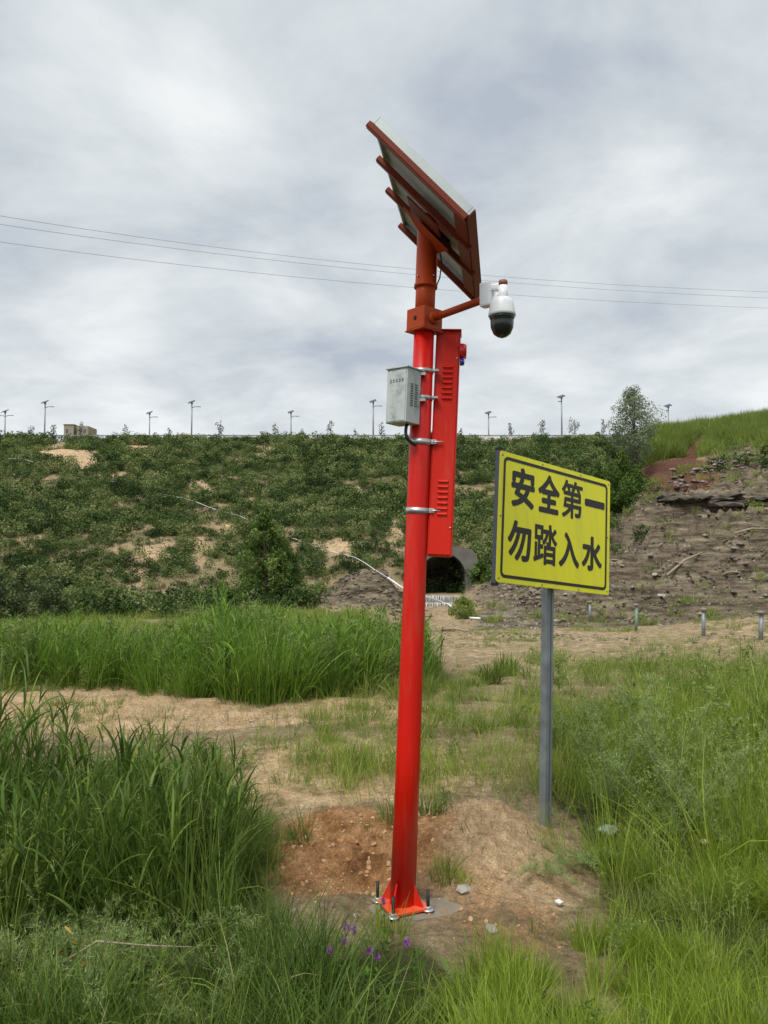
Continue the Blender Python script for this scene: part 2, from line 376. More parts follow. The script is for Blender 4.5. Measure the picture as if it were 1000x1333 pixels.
# ------------------------------------------------------------------ terrain mesh: one sheet, fine where seen
def build_ground():
    az = np.unique(np.concatenate([np.arange(-180, -36, 6), np.arange(-36, 36, .155), np.arange(36, 180, 6)])) * PI / 180
    rr = [0.25]
    while rr[-1] < 2500:
        r = rr[-1]; rr.append(r * (1.06 if r < 2.2 else 1.0045 if 3.2 < r < 5.2 else 1.0075 if r < 9 else 1.011 if r < 26 else 1.0045 if r < 42 else 1.0095 if r < 110 else 1.12))
    rr = np.array(rr); na, nr = len(az), len(rr)
    A, Rr = np.meshgrid(az, rr)
    X = np.sin(A) * Rr; Y = np.cos(A) * Rr; Z = H(X, Y)
    mk = masks(X, Y, Z)
    split = np.searchsorted(rr, 41.0)
    M = ground_mat()
    def sheet(name, i0, i1):
        n = i1 - i0
        V = np.stack([X[i0:i1], Y[i0:i1], Z[i0:i1]], -1).reshape(-1, 3)
        idx = np.arange(n * na).reshape(n, na); nx = np.roll(idx, -1, axis=1)
        F = np.stack([idx[:-1], nx[:-1], nx[1:], idx[1:]], -1).reshape(-1, 4)[:, ::-1]
        if i0 == 0:
            pass
        me = np_mesh(name, V, F, smooth=True)
        for nm, ch in (('m1', (0, 1, 2)), ('m2', (3, 4, 5))):
            a = me.attributes.new(nm, 'FLOAT_COLOR', 'POINT'); c = np.ones((len(V), 4), np.float32)
            for q, k in enumerate(ch): c[:, q] = mk[k][i0:i1].ravel()
            a.data.foreach_set('color', c.ravel())
        return tag(link(name, me, M), kind='structure')
    sheet('ground', 0, split + 1); sheet('hillside', split, nr)
build_ground()

# ------------------------------------------------------------------ foliage generators
def strips(base, az, lean, curve, length, width, col, seg=4, twist=None, pw=1.5, fold=0):
    """ribbon leaves; every argument is an array over the leaves"""
    n = len(az); t = np.linspace(0, 1, seg + 1)
    ang = lean[:, None] + curve[:, None] * t[None] ** pw
    ds = length[:, None] / seg
    am = (ang[:, 1:] + ang[:, :-1]) / 2
    hx = np.concatenate([np.zeros((n, 1)), np.cumsum(np.sin(am) * ds, 1)], 1)
    hz = np.concatenate([np.zeros((n, 1)), np.cumsum(np.cos(am) * ds, 1)], 1)
    cx, sx = np.cos(az)[:, None], np.sin(az)[:, None]
    P = np.stack([base[:, 0:1] + hx * cx, base[:, 1:2] + hx * sx, base[:, 2:3] + hz], -1)
    tw = (twist if twist is not None else rng.uniform(-.9, .9, n))[:, None] + 0 * t[None]
    nx, ny, nz = -np.cos(ang) * cx, -np.cos(ang) * sx, np.sin(ang)        # blade normal (upper side)
    sd = np.stack([-sx * np.cos(tw) + nx * np.sin(tw), cx * np.cos(tw) + ny * np.sin(tw), nz * np.sin(tw)], -1)
    w = width[:, None] * np.clip(np.minimum(1, .55 + t * 2) * (1 - t ** 2.2), .04, 1)[...] / 2
    Lf = P - sd * w[..., None]; Rt = P + sd * w[..., None]
    V = np.stack([Lf, Rt], 2).reshape(-1, 3)
    k = np.arange(n)[:, None] * (seg + 1) * 2 + np.arange(seg)[None] * 2
    F = np.stack([k, k + 1, k + 3, k + 2], -1).reshape(-1, 4)
    cv = np.stack([np.repeat(col[:, None], seg + 1, 1), np.repeat(t[None], n, 0), np.zeros((n, seg + 1))], -1)
    cv = np.repeat(cv[:, :, None], 2, 2).reshape(-1, 3)
    return V, F, cv
def join(parts):
    V, F, c, o = [], [], [], 0
    for v, f, k in parts:
        V.append(v); F.append(f + o); c.append(k); o += len(v)
    return np.concatenate(V), np.concatenate(F), np.concatenate(c)
U = rng.uniform
def tuft(n, h, spread, lean=.35, curve=.8, width=.006, seg=4, straw=.06):
    r = spread * np.sqrt(U(0, 1, n)); a = U(0, 2 * PI, n)
    base = np.stack([r * np.cos(a), r * np.sin(a), np.full(n, -.02)], 1)
    az = a + rng.normal(0, .9, n)
    L = h * U(.45, 1.1, n)
    col = U(.05, .8, n); col[U(0, 1, n) < straw] = .97
    return strips(base, az, np.abs(rng.normal(0, lean, n)), np.abs(rng.normal(0, curve, n)), L, width * U(.6, 1.3, n), col, seg)
def reed(h, nl, seg=6, stems=1, spread=.05, width=.017, ll=.36):
    parts = []
    for s in range(stems):
        bx, by = rng.normal(0, spread, 2); a = U(0, 2 * PI); ln = abs(rng.normal(0, .1)); hh = h * U(.7, 1.05)
        P = strips(np.array([[bx, by, -.03]]), np.array([a]), np.array([ln]), np.array([U(.05, .3)]), np.array([hh]), np.array([.007]), np.array([.35]), 6, twist=np.array([0.]), pw=1.5)
        P2 = strips(np.array([[bx, by, -.03]]), np.array([a]), np.array([ln]), np.array([0.2]), np.array([hh]), np.array([.007]), np.array([.35]), 6, twist=np.array([1.5]), pw=1.5)
        parts += [P, P2]
        ctr = P[0].reshape(-1, 2, 3).mean(1)
        f = np.sort(U(.12, .98, nl)); k = f * 6; i = np.minimum(k.astype(int), 5); fr = (k - i)[:, None]
        b = ctr[i] * (1 - fr) + ctr[i + 1] * fr
        side = U(0, 2 * PI) + np.arange(nl) * PI + rng.normal(0, .45, nl)
        parts.append(strips(b, side, U(.15, .6, nl) * (1.15 - f * .6), U(.5, 1.7, nl), ll * U(.6, 1.15, nl) * (1 - .25 * f), width * U(.7, 1.2, nl), U(.05, .85, nl), seg))
    return join(parts)
def leafcloud(centers, radii, n, size, flat=.8, colr=(0, 1)):
    """small leaf quads spread through a set of clumps"""
    centers = np.asarray(centers, float); radii = np.asarray(radii, float)
    if radii.ndim == 1: radii = np.repeat(radii[:, None], 3, 1)
    w = radii.prod(1) ** (2 / 3); i = rng.choice(len(centers), n, p=w / w.sum())
    d = rng.normal(0, 1, (n, 3)); d /= np.linalg.norm(d, axis=1)[:, None]
    rad = U(.35, 1.0, n) ** .6
    P = centers[i] + d * radii[i] * rad[:, None] * (1 + rng.normal(0, .08, n))[:, None]
    az = U(0, 2 * PI, n); col = np.clip(.5 + rng.normal(0, .16, n) + (rng.normal(0, .2, len(centers)))[i], *colr)
    return strips(P, az, U(.2, 2.2, n), U(-.3, .9, n), size * U(.6, 1.4, n), size * .5 * U(.6, 1.3, n), col, 1)
def leafcloud4(centers, radii, n, size, aspect=.55):
    """like leafcloud, with diamond shaped leaves of two segments"""
    centers = np.asarray(centers, float); radii = np.asarray(radii, float)
    if radii.ndim == 1: radii = np.repeat(radii[:, None], 3, 1)
    w = radii.prod(1) ** (2 / 3); i = rng.choice(len(centers), n, p=w / w.sum())
    d = rng.normal(0, 1, (n, 3)); d /= np.linalg.norm(d, axis=1)[:, None]
    P = centers[i] + d * radii[i] * (U(.2, 1.0, n) ** .5)[:, None]
    col = np.clip(.5 + rng.normal(0, .18, n) + (rng.normal(0, .18, len(centers)))[i], 0, 1)
    e1 = rng.normal(0, 1, (n, 3)); e1 /= np.linalg.norm(e1, axis=1)[:, None]
    e2 = np.cross(e1, rng.normal(0, 1, (n, 3))); e2 /= np.linalg.norm(e2, axis=1)[:, None]
    s = (size * U(.6, 1.4, n))[:, None] / 2
    V = np.stack([P - e1 * s, P + e2 * s * aspect, P + e1 * s, P - e2 * s * aspect], 1).reshape(-1, 3)
    F = np.arange(n * 4).reshape(-1, 4)
    cv = np.stack([np.repeat(col, 4), np.tile([0, .5, 1, .5], n), np.zeros(n * 4)], 1)
    return V, F, cv
def protos(name, gens, m):
    col = bpy.data.collections.new(name)
    for k, g in enumerate(gens):
        me = np_mesh('%s_%02d' % (name, k), *g, smooth=False) if not isinstance(g, bpy.types.Mesh) else g
        if not me.materials: me.materials.append(m)
        col.objects.link(bpy.data.objects.new('%s_%02d' % (name, k), me))
    return col
def scatter(name, P, rot, scl, idx, col, label, cat):
    """one ground-cover object: points carrying a plant each, through geometry nodes"""
    me = bpy.data.meshes.new(name); n = len(P); me.vertices.add(n); me.vertices.foreach_set('co', np.asarray(P, np.float32).ravel())
    a = me.attributes.new('rot', 'FLOAT_VECTOR', 'POINT'); a.data.foreach_set('vector', np.asarray(rot, np.float32).ravel())
    scl = np.asarray(scl, np.float32)
    if scl.ndim == 1: scl = np.repeat(scl[:, None], 3, 1)
    a = me.attributes.new('scl', 'FLOAT_VECTOR', 'POINT'); a.data.foreach_set('vector', scl.ravel())
    a = me.attributes.new('idx', 'INT', 'POINT'); a.data.foreach_set('value', np.asarray(idx, np.int32))
    o = link(name, me, None)
    g = bpy.data.node_groups.new(name, 'GeometryNodeTree'); L = g.links.new
    g.interface.new_socket('Geometry', in_out='INPUT', socket_type='NodeSocketGeometry')
    g.interface.new_socket('Geometry', in_out='OUTPUT', socket_type='NodeSocketGeometry')
    gi = N(g, 'NodeGroupInput'); go = N(g, 'NodeGroupOutput')
    ci = N(g, 'GeometryNodeCollectionInfo'); ci.inputs[0].default_value = col; ci.inputs['Separate Children'].default_value = True; ci.inputs['Reset Children'].default_value = True
    ip = N(g, 'GeometryNodeInstanceOnPoints'); ip.inputs['Pick Instance'].default_value = True
    def na(nm, ty): q = N(g, 'GeometryNodeInputNamedAttribute', data_type=ty); q.inputs[0].default_value = nm; return q.outputs[0]
    e = N(g, 'FunctionNodeEulerToRotation'); L(na('rot', 'FLOAT_VECTOR'), e.inputs[0]); L(e.outputs[0], ip.inputs['Rotation'])
    L(na('scl', 'FLOAT_VECTOR'), ip.inputs['Scale']); L(na('idx', 'INT'), ip.inputs['Instance Index'])
    L(gi.outputs[0], ip.inputs['Points']); L(ci.outputs[0], ip.inputs['Instance']); L(ip.outputs[0], go.inputs[0])
    md = o.modifiers.new('plants', 'NODES'); md.node_group = g
    return tag(o, label, cat, None, 'stuff')
def strew(name, n, area, dens, col, label, cat, smin=.7, smax=1.25, tilt=.12, dz=0):
    """n trial points over area=(x0,x1,y0,y1) kept where dens(x,y) beats a random number"""
    x = U(area[0], area[1], n); y = U(area[2], area[3], n)
    k = U(0, 1, n) < dens(x, y); x, y = x[k], y[k]; z = H(x, y) + dz; m = len(x)
    rot = np.stack([rng.normal(0, tilt, m), rng.normal(0, tilt, m), U(0, 2 * PI, m)], 1)
    return scatter(name, np.stack([x, y, z], 1), rot, U(smin, smax, m) * (.45 + 1.1 * fbm(x * 1.3 / np.maximum(1, y / 8), y * 1.1 / np.maximum(1, y / 8), 199, 3)), rng.integers(0, len(col.objects), m), col, label, cat)

# the green tones of the place
M_reed = leafmat('reed_leaf', [(0, (.025, .055, .009)), (.45, (.085, .150, .022)), (.8, (.19, .275, .045)), (.94, (.28, .34, .09)), (1, (.42, .37, .17))], trans=.32)
M_band = leafmat('bright_reed', [(0, (.035, .080, .010)), (.5, (.135, .250, .026)), (.85, (.25, .38, .055)), (1, (.46, .44, .18))], trans=.35)
M_lush = leafmat('fresh_grass', [(0, (.085, .140, .014)), (.5, (.245, .345, .034)), (.9, (.40, .48, .075)), (1, (.56, .50, .21))], trans=.38)
M_mead = leafmat('meadow_grass', [(0, (.050, .085, .014)), (.5, (.165, .235, .038)), (.9, (.32, .37, .085)), (1, (.50, .44, .22))], trans=.35)
M_worm = leafmat('wormwood_leaf', [(0, (.13, .185, .055)), (.5, (.25, .33, .115)), (1, (.42, .49, .22))], trans=.3, rough=.8, spec=.1)
M_shrub = leafmat('hill_shrub', [(0, (.016, .034, .010)), (.33, (.048, .084, .024)), (.55, (.105, .155, .045)), (.8, (.21, .245, .09)), (1, (.31, .29, .14))], trans=.18, rough=.7, instvar=.72, spec=.1)
M_bush = leafmat('bush_leaf', [(0, (.035, .070, .014)), (.5, (.090, .155, .030)), (1, (.17, .24, .06))], trans=.25, rough=.6, instvar=.1, spec=.15)
M_pale = leafmat('pale_leaf', [(0, (.09, .12, .07)), (.5, (.19, .23, .13)), (1, (.36, .40, .27))], trans=.3, rough=.6, instvar=.15)
M_hillg = leafmat('hill_grass', [(0, (0.104, 0.160, 0.039)), (.5, (0.209, 0.282, 0.058)), (.9, (0.371, 0.395, 0.108)), (1, (0.557, 0.452, 0.176))], trans=.3, spec=.1)
M_greyleaf = leafmat('grey_green_leaf', [(0, (.045, .070, .028)), (.5, (.11, .15, .055)), (1, (.21, .25, .11))], trans=.3, rough=.7, instvar=.15)
M_straw = leafmat('dry_grass', [(0, (.16, .13, .07)), (1, (.34, .28, .17))], trans=.2, instvar=.3)
M_bark = pbr('bark', (.14, .105, .075), .9, noise=.35, nscale=14, bump=.6, bscale=30)

# ---- colour of each region as plants
def zone(*b):   # soft box in x,y
    x0, x1, y0, y1, s = b
    return lambda x, y: sst(x0 - s, x0 + s, x) * (1 - sst(x1 - s, x1 + s, x)) * sst(y0 - s, y0 + s, y) * (1 - sst(y1 - s, y1 + s, y))
P_reed = protos('reed_kinds', [reed(1.0, 9, stems=5, spread=.07, width=.017) for _ in range(6)] + [tuft(60, .95, .09, .22, .8, .007, 6) for _ in range(4)], M_reed)
P_long = protos('long_grass_kinds', [tuft(80, .5, .10, .4, 1.1, .0055, 6, .05) for _ in range(6)], M_reed)
P_mead = protos('meadow_kinds', [tuft(70, .27, .09, .5, 1.0, .0042, 4, .12) for _ in range(6)], M_mead)
P_lush = protos('lush_kinds', [tuft(110, .33, .085, .35, .75, .0042, 5, .04) for _ in range(6)], M_lush)
P_short = protos('short_kinds', [tuft(40, .13, .07, .6, .9, .004, 3, .2) for _ in range(5)], M_mead)
P_thin = protos('thin_kinds', [tuft(45, .55, .11, .22, .6, .0035, 5, .08) for _ in range(5)], M_lush)
P_band = protos('band_kinds', [tuft(70, .85, .16, .25, .8, .012, 5, .03) for _ in range(4)] + [reed(.95, 8, 4, 4, .10, .020, .34) for _ in range(4)], M_band)
P_sparse = protos('sparse_kinds', [tuft(12, .34, .16, .3, .8, .0042, 5, .1) for _ in range(8)], M_lush)
def leafy(h, n=3, ll=.045):
    parts = []
    for s in range(n):
        a = U(0, 2 * PI); ln = U(.05, .4); hh = h * U(.6, 1.1); b0_ = rng.normal(0, .04, (1, 3)) * [1, 1, 0]
        V, F, cv = strips(b0_, np.array([a]), np.array([ln]), np.array([U(0, .4)]), np.array([hh]), np.array([.006]), np.array([.6]), 6, twist=np.array([.5]))
        parts.append((V, F, cv)); ctr = V.reshape(-1, 2, 3).mean(1)
        nb = 16; f = U(.1, 1, nb); k = f * 6; i = np.minimum(k.astype(int), 5); fr = (k - i)[:, None]; b = ctr[i] * (1 - fr) + ctr[i + 1] * fr
        V2, F2, cv2 = strips(b, U(0, 2 * PI, nb), U(.3, 1.0, nb), U(-.2, .7, nb), h * .30 * (1.1 - f * .8), np.full(nb, .003), np.full(nb, .5), 3); parts.append((V2, F2, cv2))
        c2 = V2.reshape(nb, 4, 2, 3).mean(2)
        for q in (1, 2, 3):
            bb = np.repeat(c2[:, q], 4, 0) + rng.normal(0, .008, (nb * 4, 3)); m_ = len(bb)
            parts.append(strips(bb, U(0, 2 * PI, m_), U(.5, 2.0, m_), U(-.2, .8, m_), ll * U(.5, 1.1, m_), ll * .36 * U(.6, 1.2, m_), U(.1, 1, m_), 2))
    return join(parts)
M_weed = leafmat('leafy_weed', [(0, (.075, .120, .026)), (.5, (.17, .24, .055)), (1, (.32, .37, .13))], trans=.35, instvar=.4)
P_weed = protos('weed_kinds', [leafy(.66, 2, .036) for _ in range(5)] + [leafy(.4, 4, .03) for _ in range(3)], M_weed)
P_straw = protos('straw_kinds', [tuft(26, .12, .12, 1.2, .4, .003, 3, .2) for _ in range(4)], M_straw)
P_tail = protos('tail_kinds', [tuft(60, 1.25, .35, .3, .6, .03, 3, .03) for _ in range(4)], M_hillg)

# A: the big dark clump of reeds at the left
def dA(x, y):
    n = fbm(x * 1.4, y * 1.4, 101, 3)
    edge = -.72 - .10 * (y - 3.2) + (n - .5) * .3
    return (1 - sst(edge - .12, edge + .12, x)) * sst(3.05, 3.3, y + (n - .5) * .3) * (1 - sst(4.2, 4.6, y)) * (.55 + .45 * n)
strew('tall_reeds', 720, (-3.6, -.5, 2.9, 4.8), dA, P_reed, 'dark green waist-high reeds crowding the left foreground', 'reeds', .62, 1.0, .14)
strew('long_grass', 1250, (-3.2, .1, 2.2, 4.3), lambda x, y: np.maximum((1 - sst(-.62, -.3, x + (fbm(x * 2, y * 2, 103, 2) - .5) * .5)) * .75, .5 * (1 - sst(2.8, 3.0, y)) * (1 - sst(-.1, .2, x))) * (1 - .93 * ell(x, y, -1.15, 2.92, .78, .36)) * (1 - .95 * sst(2.2, 2.9, y) * ell(x, y, .1, 3.4, .45, .5)),
      P_long, 'long arching grass in front of and below the reeds', 'grass', .4, .85, .22)
strew('meadow_grass', 4600, (-4.5, 4.0, 2.1, 9.2), lambda x, y: np.clip(green_cover(x, y) * .9, 0, 1) * (1 - ell(x, y, .22, 3.9, .82, .50, .3, .40)) * (.06 + 1.1 * sst(.34, .62, fbm(x * 1.8, y * 1.8, 105, 3))) * (1 - .75 * ell(x, y, .55, 3.0, .55, .45)) * (1 - .55 * (y < 3.2)) * (1 - .9 * ell(x, y, -1.15, 2.92, .78, .36)),
      P_mead, 'mid green meadow grass covering the earth around the clearing', 'grass', .5, 1.1, .22)
strew('lush_grass', 1200, (.0, 2.6, 2.1, 3.9), lambda x, y: sst(.15, .55, x + (fbm(x * 3, y * 3, 107, 2) - .5) * .7 - (y - 2.75) * .85) * (.10 + 1.0 * sst(.42, .6, fbm(x * 2.6, y * 2.6, 109, 3))),
      P_lush, 'bright yellow-green fine grass filling the lower right corner', 'grass', .35, .85, .2)
strew('weeds_right', 1500, (.8, 4.6, 3.6, 9), lambda x, y: sst(.9, 1.5, x + (fbm(x * 1.5, y * 1.5, 111, 2) - .5) * .9 - .10 * (y - 4)) * (1 - sst(5.9, 7.3, y + (fbm(x * 1.2, y, 311, 2) - .5) * 1.6)) * (.12 + .75 * sst(.40, .6, fbm(x * 1.6, y * 1.6, 113, 3))),
      P_thin, 'airy bright green weeds and grass behind the signpost on the right', 'weeds', .55, 1.35, .15)
strew('leafy_weeds', 520, (.5, 4.4, 2.5, 9), lambda x, y: sst(.9, 1.4, x + (fbm(x * 1.5, y * 1.5, 211, 2) - .5) * .8 - .08 * (y - 4)) * (1 - sst(7, 8.4, y)) * (.05 + .8 * sst(.46, .62, fbm(x * 1.7, y * 1.7, 213, 3))) * np.where(y < 3.8, .3, .75),
      P_weed, 'leafy branching weeds mixed into the grass on the right', 'weeds', .45, 1.15, .15)
strew('low_weeds', 900, (-3.2, 3, 2.2, 8), lambda x, y: (.06 + .5 * sst(.48, .66, fbm(x * 1.6, y * 1.6, 215, 3))) * (1 - ell(x, y, .22, 3.9, .82, .50, .3, .40)) * (1 - .85 * zone(-4, .2, 6.2, 8.6, .3)(x, y)),
      P_weed, 'low leafy weeds scattered through the short grass', 'weeds', .2, .5, .25)
strew('sparse_grass', 2400, (-1.1, 2.2, 4.5, 8.6), lambda x, y: zone(-.85, 1.5, 5.1, 7.4, .35)(x, y) * (sst(.44, .62, fbm(x * 1.4, y * 1.4, 115, 3))) * .7 + .10 * zone(-.4, 1.8, 4.6, 8.3, .4)(x, y),
      P_sparse, 'light green sparse grass on the sand between pole and sign', 'grass', .4, 1.0, .2)
strew('short_grass', 5200, (-5, 5, 2.6, 12), lambda x, y: .30 * sst(.42, .66, fbm(x * 1.3, y * 1.3, 117, 3)) * (1 - ell(x, y, .22, 3.9, .82, .50, .3, .40)), P_short, 'short green blades sprouting through the bare dirt', 'grass', .6, 1.3, .2)
def dF(x, y):
    n = fbm(x * .9, y * .9, 121, 2)
    front = 8.25 + .25 * np.sin(x * 1.3) + (n - .5) * .9 + .18 * np.clip(-3.2 - x, 0, 3)
    return sst(front, front + .25, y) * (1 - sst(11.5, 12.6, y)) * (1 - sst(.15, .75, x + (n - .5) * .5 - (y - 9) * .03)) * (.5 + .6 * n)
strew('reed_bed', 2300, (-8.5, 1.2, 7.8, 12.8), dF, P_band, 'bright green waist-high reed bed beyond the sand clearing', 'reeds', .42, 1.0, .18)
strew('reed_bed_edge', 1300, (-8.5, 1.6, 7.4, 9.6), lambda x, y: .9 * sst(.42, .6, fbm(x * 1.2, y * 1.2, 221, 3)) * sst(7.6, 8.3, y + .25 * np.sin(x * 1.9)) * (1 - sst(.6, 1.3, x)), P_mead, 'shorter ragged grass along the front edge of the reed bed', 'grass', .5, 1.5, .25)
strew('dry_litter', 4200, (-3, 4.5, 2.6, 9), lambda x, y: .5 * sst(.4, .7, fbm(x * 2, y * 2, 123, 2)), P_straw, 'dry straw and dead stalks lying on the bare dirt', 'straw', .5, 1.4, .25)
strew('field_grass', 5000, (-6, 16, 8.5, 30), lambda x, y: .75 * sst(.50, .68, fbm(x * .55, y * .4, 125, 3)) * sst(.3, 1.2, x + .05 * y) + .02, P_short, 'thin low grass on the bare gravel field', 'grass', .7, 1.9, .2)
strew('field_weeds', 900, (1.0, 7.5, 8.2, 14), lambda x, y: sst(.5, .68, fbm(x * .8, y * .6, 127, 2)) * .8 * (1 - sst(10.2, 13, y)), P_mead, 'low olive weeds at the near edge of the gravel field', 'weeds', .8, 1.6, .15)

def seedy(n, h):
    a = U(0, 2 * PI, n); b0_ = np.stack([rng.normal(0, .05, n), rng.normal(0, .05, n), np.full(n, -.02)], 1)
    V, F, cv = strips(b0_, a, U(.02, .3, n), U(.3, 1.2, n), h * U(.7, 1.1, n), np.full(n, .0028), U(.5, .9, n), 8, pw=2.2)
    c = V.reshape(n, 9, 2, 3).mean(2); parts = [(V, F, cv)]
    for q in range(n):
        for sgm in (6, 7):
            t_ = U(0, 1, 16)[:, None]; bb = c[q, sgm] * (1 - t_) + c[q, sgm + 1] * t_ + rng.normal(0, .006, (16, 3))
            parts.append(strips(bb, U(0, 2 * PI, 16), U(.4, 2.2, 16), U(0, .6, 16), U(.012, .03, 16), np.full(16, .003), U(.8, 1, 16), 1))
    return join(parts)
P_seed = protos('seed_kinds', [seedy(4, .75) for _ in range(6)], M_mead)
strew('seed_grass', 700, (-3.4, 4.2, 2.4, 8.6), lambda x, y: np.maximum(sst(.7, 1.2, x - .1 * (y - 4)), 1 - sst(-.8, -.5, x)) * (1 - zone(-4, .3, 5.2, 9, .3)(x, y)) * .8, P_seed, 'tall grass stalks with drooping pale seed heads', 'grass', .6, 1.25, .15)
strew('band_weeds', 700, (-8, 1.4, 8.0, 12), lambda x, y: dF(x, y) * .9, P_weed, 'leafy weeds growing through the reed bed', 'weeds', .8, 1.4, .15)
strew('far_rough_grass', 2600, (-16, 1.5, 13, 33), lambda x, y: (.25 + .7 * sst(.35, .6, fbm(x / 2, y / 2, 253, 3))) * (1 - sst(-1.5, 0, x)) * sst(14, 20, y), protos('rough_kinds', [tuft(50, .5, .3, .4, .6, .02, 3, .1) for _ in range(4)], M_hillg), 'rough green grass on the flat ground behind the reed bed', 'grass', .5, 1.2, .15)

# ------------------------------------------------------------------ hillside shrubs, grassy hill, rubble
def shrub_gen():
    k = rng.integers(4, 8); c = np.stack([rng.normal(0, .32, k), rng.normal(0, .32, k), U(.12, .42, k)], 1)
    return leafcloud4(c, U(.18, .36, k), 300, .10)
P_shrub = protos('shrub_kinds', [shrub_gen() for _ in range(8)], M_shrub)
def d_shrub(x, y):
    z = H(x, y); s, c, g, r, k, bare, px, py = masks(x, y, z)
    n = fbm(x / 3.2, y / 3.2, 131, 3)
    d = (1 - sst(.35, .85, bare)) * (.42 + .8 * sst(.36, .56, n))
    rightcut = sst(0, 1, (px - 838 - (py - 570) * .05) / 14.)            # the grassy hill starts here
    d = d * np.where(y > 43, 1 - rightcut * (y > 46) , 1)
    nc = (np.abs(x - CULX) < 1.9) & (y < 43.2)
    lo = np.where(px < 420, sst(29.5, 32, y + (fbm(x / 2, y / 2, 133, 2) - .5) * 4 - 4 * sst(280, 400, px)), sst(41.0, 43.5, y + (fbm(x / 2, y / 2, 133, 2) - .5) * 3))
    lo = np.maximum(lo, (sst(700, 800, px) * sst(36, 39, y + (px < 850) * 1.5)) * (px < 880) * (px > 640))
    return np.where(nc, 0, d * lo * (1 - np.clip(r, 0, 1)) * (1 - .85 * k * (px > 880)))
x = U(-70, 42, 38000); y = 28 + 72 * U(0, 1, 38000)
kk = (U(0, 1, 38000) < d_shrub(x, y) * 1.0) & (y < 99.2); x, y = x[kk], y[kk]; m = len(x)
sc = (.45 + 1.05 * U(0, 1, m) ** 2.2) * (.75 + .6 * vnoise(x / 6, y / 6, 5)) * (1 + .25 * sst(60, 95, y))
scatter('hillside_shrubs', np.stack([x, y, H(x, y) - .06], 1), np.stack([rng.normal(0, .12, m), rng.normal(0, .12, m), U(0, 2 * PI, m)], 1),
        np.stack([sc, sc, sc * U(.75, 1.15, m)], 1), rng.integers(0, 8, m), P_shrub, 'low dark green scrub covering the embankment hillside', 'shrubs')
x = U(-70, 42, 15000); y = 33 + 67 * U(0, 1, 15000)
kk = (U(0, 1, 15000) < d_shrub(x, y) * .3 + .14) & (y < 99) & (np.abs(x - CULX) > 1.9) & (500 + 1000 * x / y < 800); x, y = x[kk], y[kk]; m = len(x)
kk = (y > 41.5) | (500 + 1000 * x / y < 420); x, y = x[kk], y[kk]; m = len(x)
scatter('hillside_grass', np.stack([x, y, H(x, y) - .03], 1), np.stack([rng.normal(0, .2, m), rng.normal(0, .2, m), U(0, 2 * PI, m)], 1), U(.5, 1.1, m), rng.integers(0, 4, m),
        protos('dry_tuft_kinds', [tuft(34, .55, .25, .5, .7, .03, 2, .25) for _ in range(4)], leafmat('olive_tuft', [(0, (.07, .09, .03)), (.5, (.15, .17, .06)), (.9, (.26, .25, .11)), (1, (.36, .31, .18))], trans=.2, spec=.1)), 'olive and straw coloured grass tufts between the hillside shrubs', 'grass')
def d_hg(x, y):
    z = H(x, y); px, py = proj(x, y, z); n = fbm(x / 3, y / 3, 135, 2)
    a = sst(838, 852, px + (n - .5) * 14) * (y > 47) * (1 - np.clip(masks(x, y, z)[3] * 1.6, 0, 1)) * (1 - .96 * ell(px, py, 948, 608, 68, 28, .25, -.35))
    return np.where(y > 62, a * .3, a)
strew('hilltop_grass', 17000, (14, 50, 46, 68), d_hg, P_tail, 'tall bright green grass over the hill on the right', 'grass', .55, 1.05, .12)
strew('bank_grass', 2600, (3, 26, 27, 47), lambda x, y: .7 * sst(.53, .66, fbm(x / 2.2, y / 1.4, 137, 3)) * sst(.06, .12, x / y) + .9 * sst(900, 930, 500 + 1000 * x / y) * zone(10, 30, 40.3, 42.6, .4)(x, y),
      protos('bank_kinds', [tuft(40, .42, .22, .4, .6, .018, 3, .1) for _ in range(4)], M_hillg), 'tufts of green grass clinging to the eroded bank', 'grass', .4, 1.1, .2)
def rock_mesh(k, flat=.55, angular=True):
    bm = bmesh.new(); bmesh.ops.create_icosphere(bm, subdivisions=1, radius=.5)
    r = random.Random(k)
    for v in bm.verts: v.co = Vector((v.co.x * r.uniform(.8, 1.25), v.co.y * r.uniform(.65, 1.1), v.co.z * flat * r.uniform(.6, 1.2)))
    me = bpy.data.meshes.new('rock_%d' % k); bm.to_mesh(me); bm.free(); return me
def rockmat(name, c1, c2):
    m, t, o = mat(name); L = t.links.new; b = N(t, 'ShaderNodeBsdfPrincipled'); b.inputs['Roughness'].default_value = .9; L(b.outputs[0], o.inputs[0])
    oi = N(t, 'ShaderNodeObjectInfo'); g = N(t, 'ShaderNodeNewGeometry'); n = N(t, 'ShaderNodeTexNoise'); n.inputs['Scale'].default_value = 9; n.inputs['Detail'].default_value = 6
    L(g.outputs['Position'], n.inputs['Vector'])
    a = N(t, 'ShaderNodeMath', operation='MULTIPLY_ADD'); L(oi.outputs['Random'], a.inputs[0]); a.inputs[1].default_value = .6
    h = N(t, 'ShaderNodeMath', operation='MULTIPLY'); L(n.outputs[0], h.inputs[0]); h.inputs[1].default_value = .4; L(h.outputs[0], a.inputs[2])
    r = ramp(t, [(.1, c1), (.9, c2)]); L(a.outputs[0], r.inputs[0]); L(r.outputs[0], b.inputs['Base Color'])
    bp = N(t, 'ShaderNodeBump'); bp.inputs['Strength'].default_value = .5; bp.inputs['Distance'].default_value = .02; L(n.outputs[0], bp.inputs['Height']); L(bp.outputs[0], b.inputs['Normal'])
    return m
M_rub = rockmat('rubble', (.055, .043, .032), (.25, .205, .15)); M_stone = rockmat('pale_stone', (.20, .175, .14), (.42, .38, .32)); M_purple = rockmat('shale', (.10, .075, .065), (.30, .26, .24))
P_rub = protos('rubble_kinds', [rock_mesh(k, .5) for k in range(8)], M_rub)
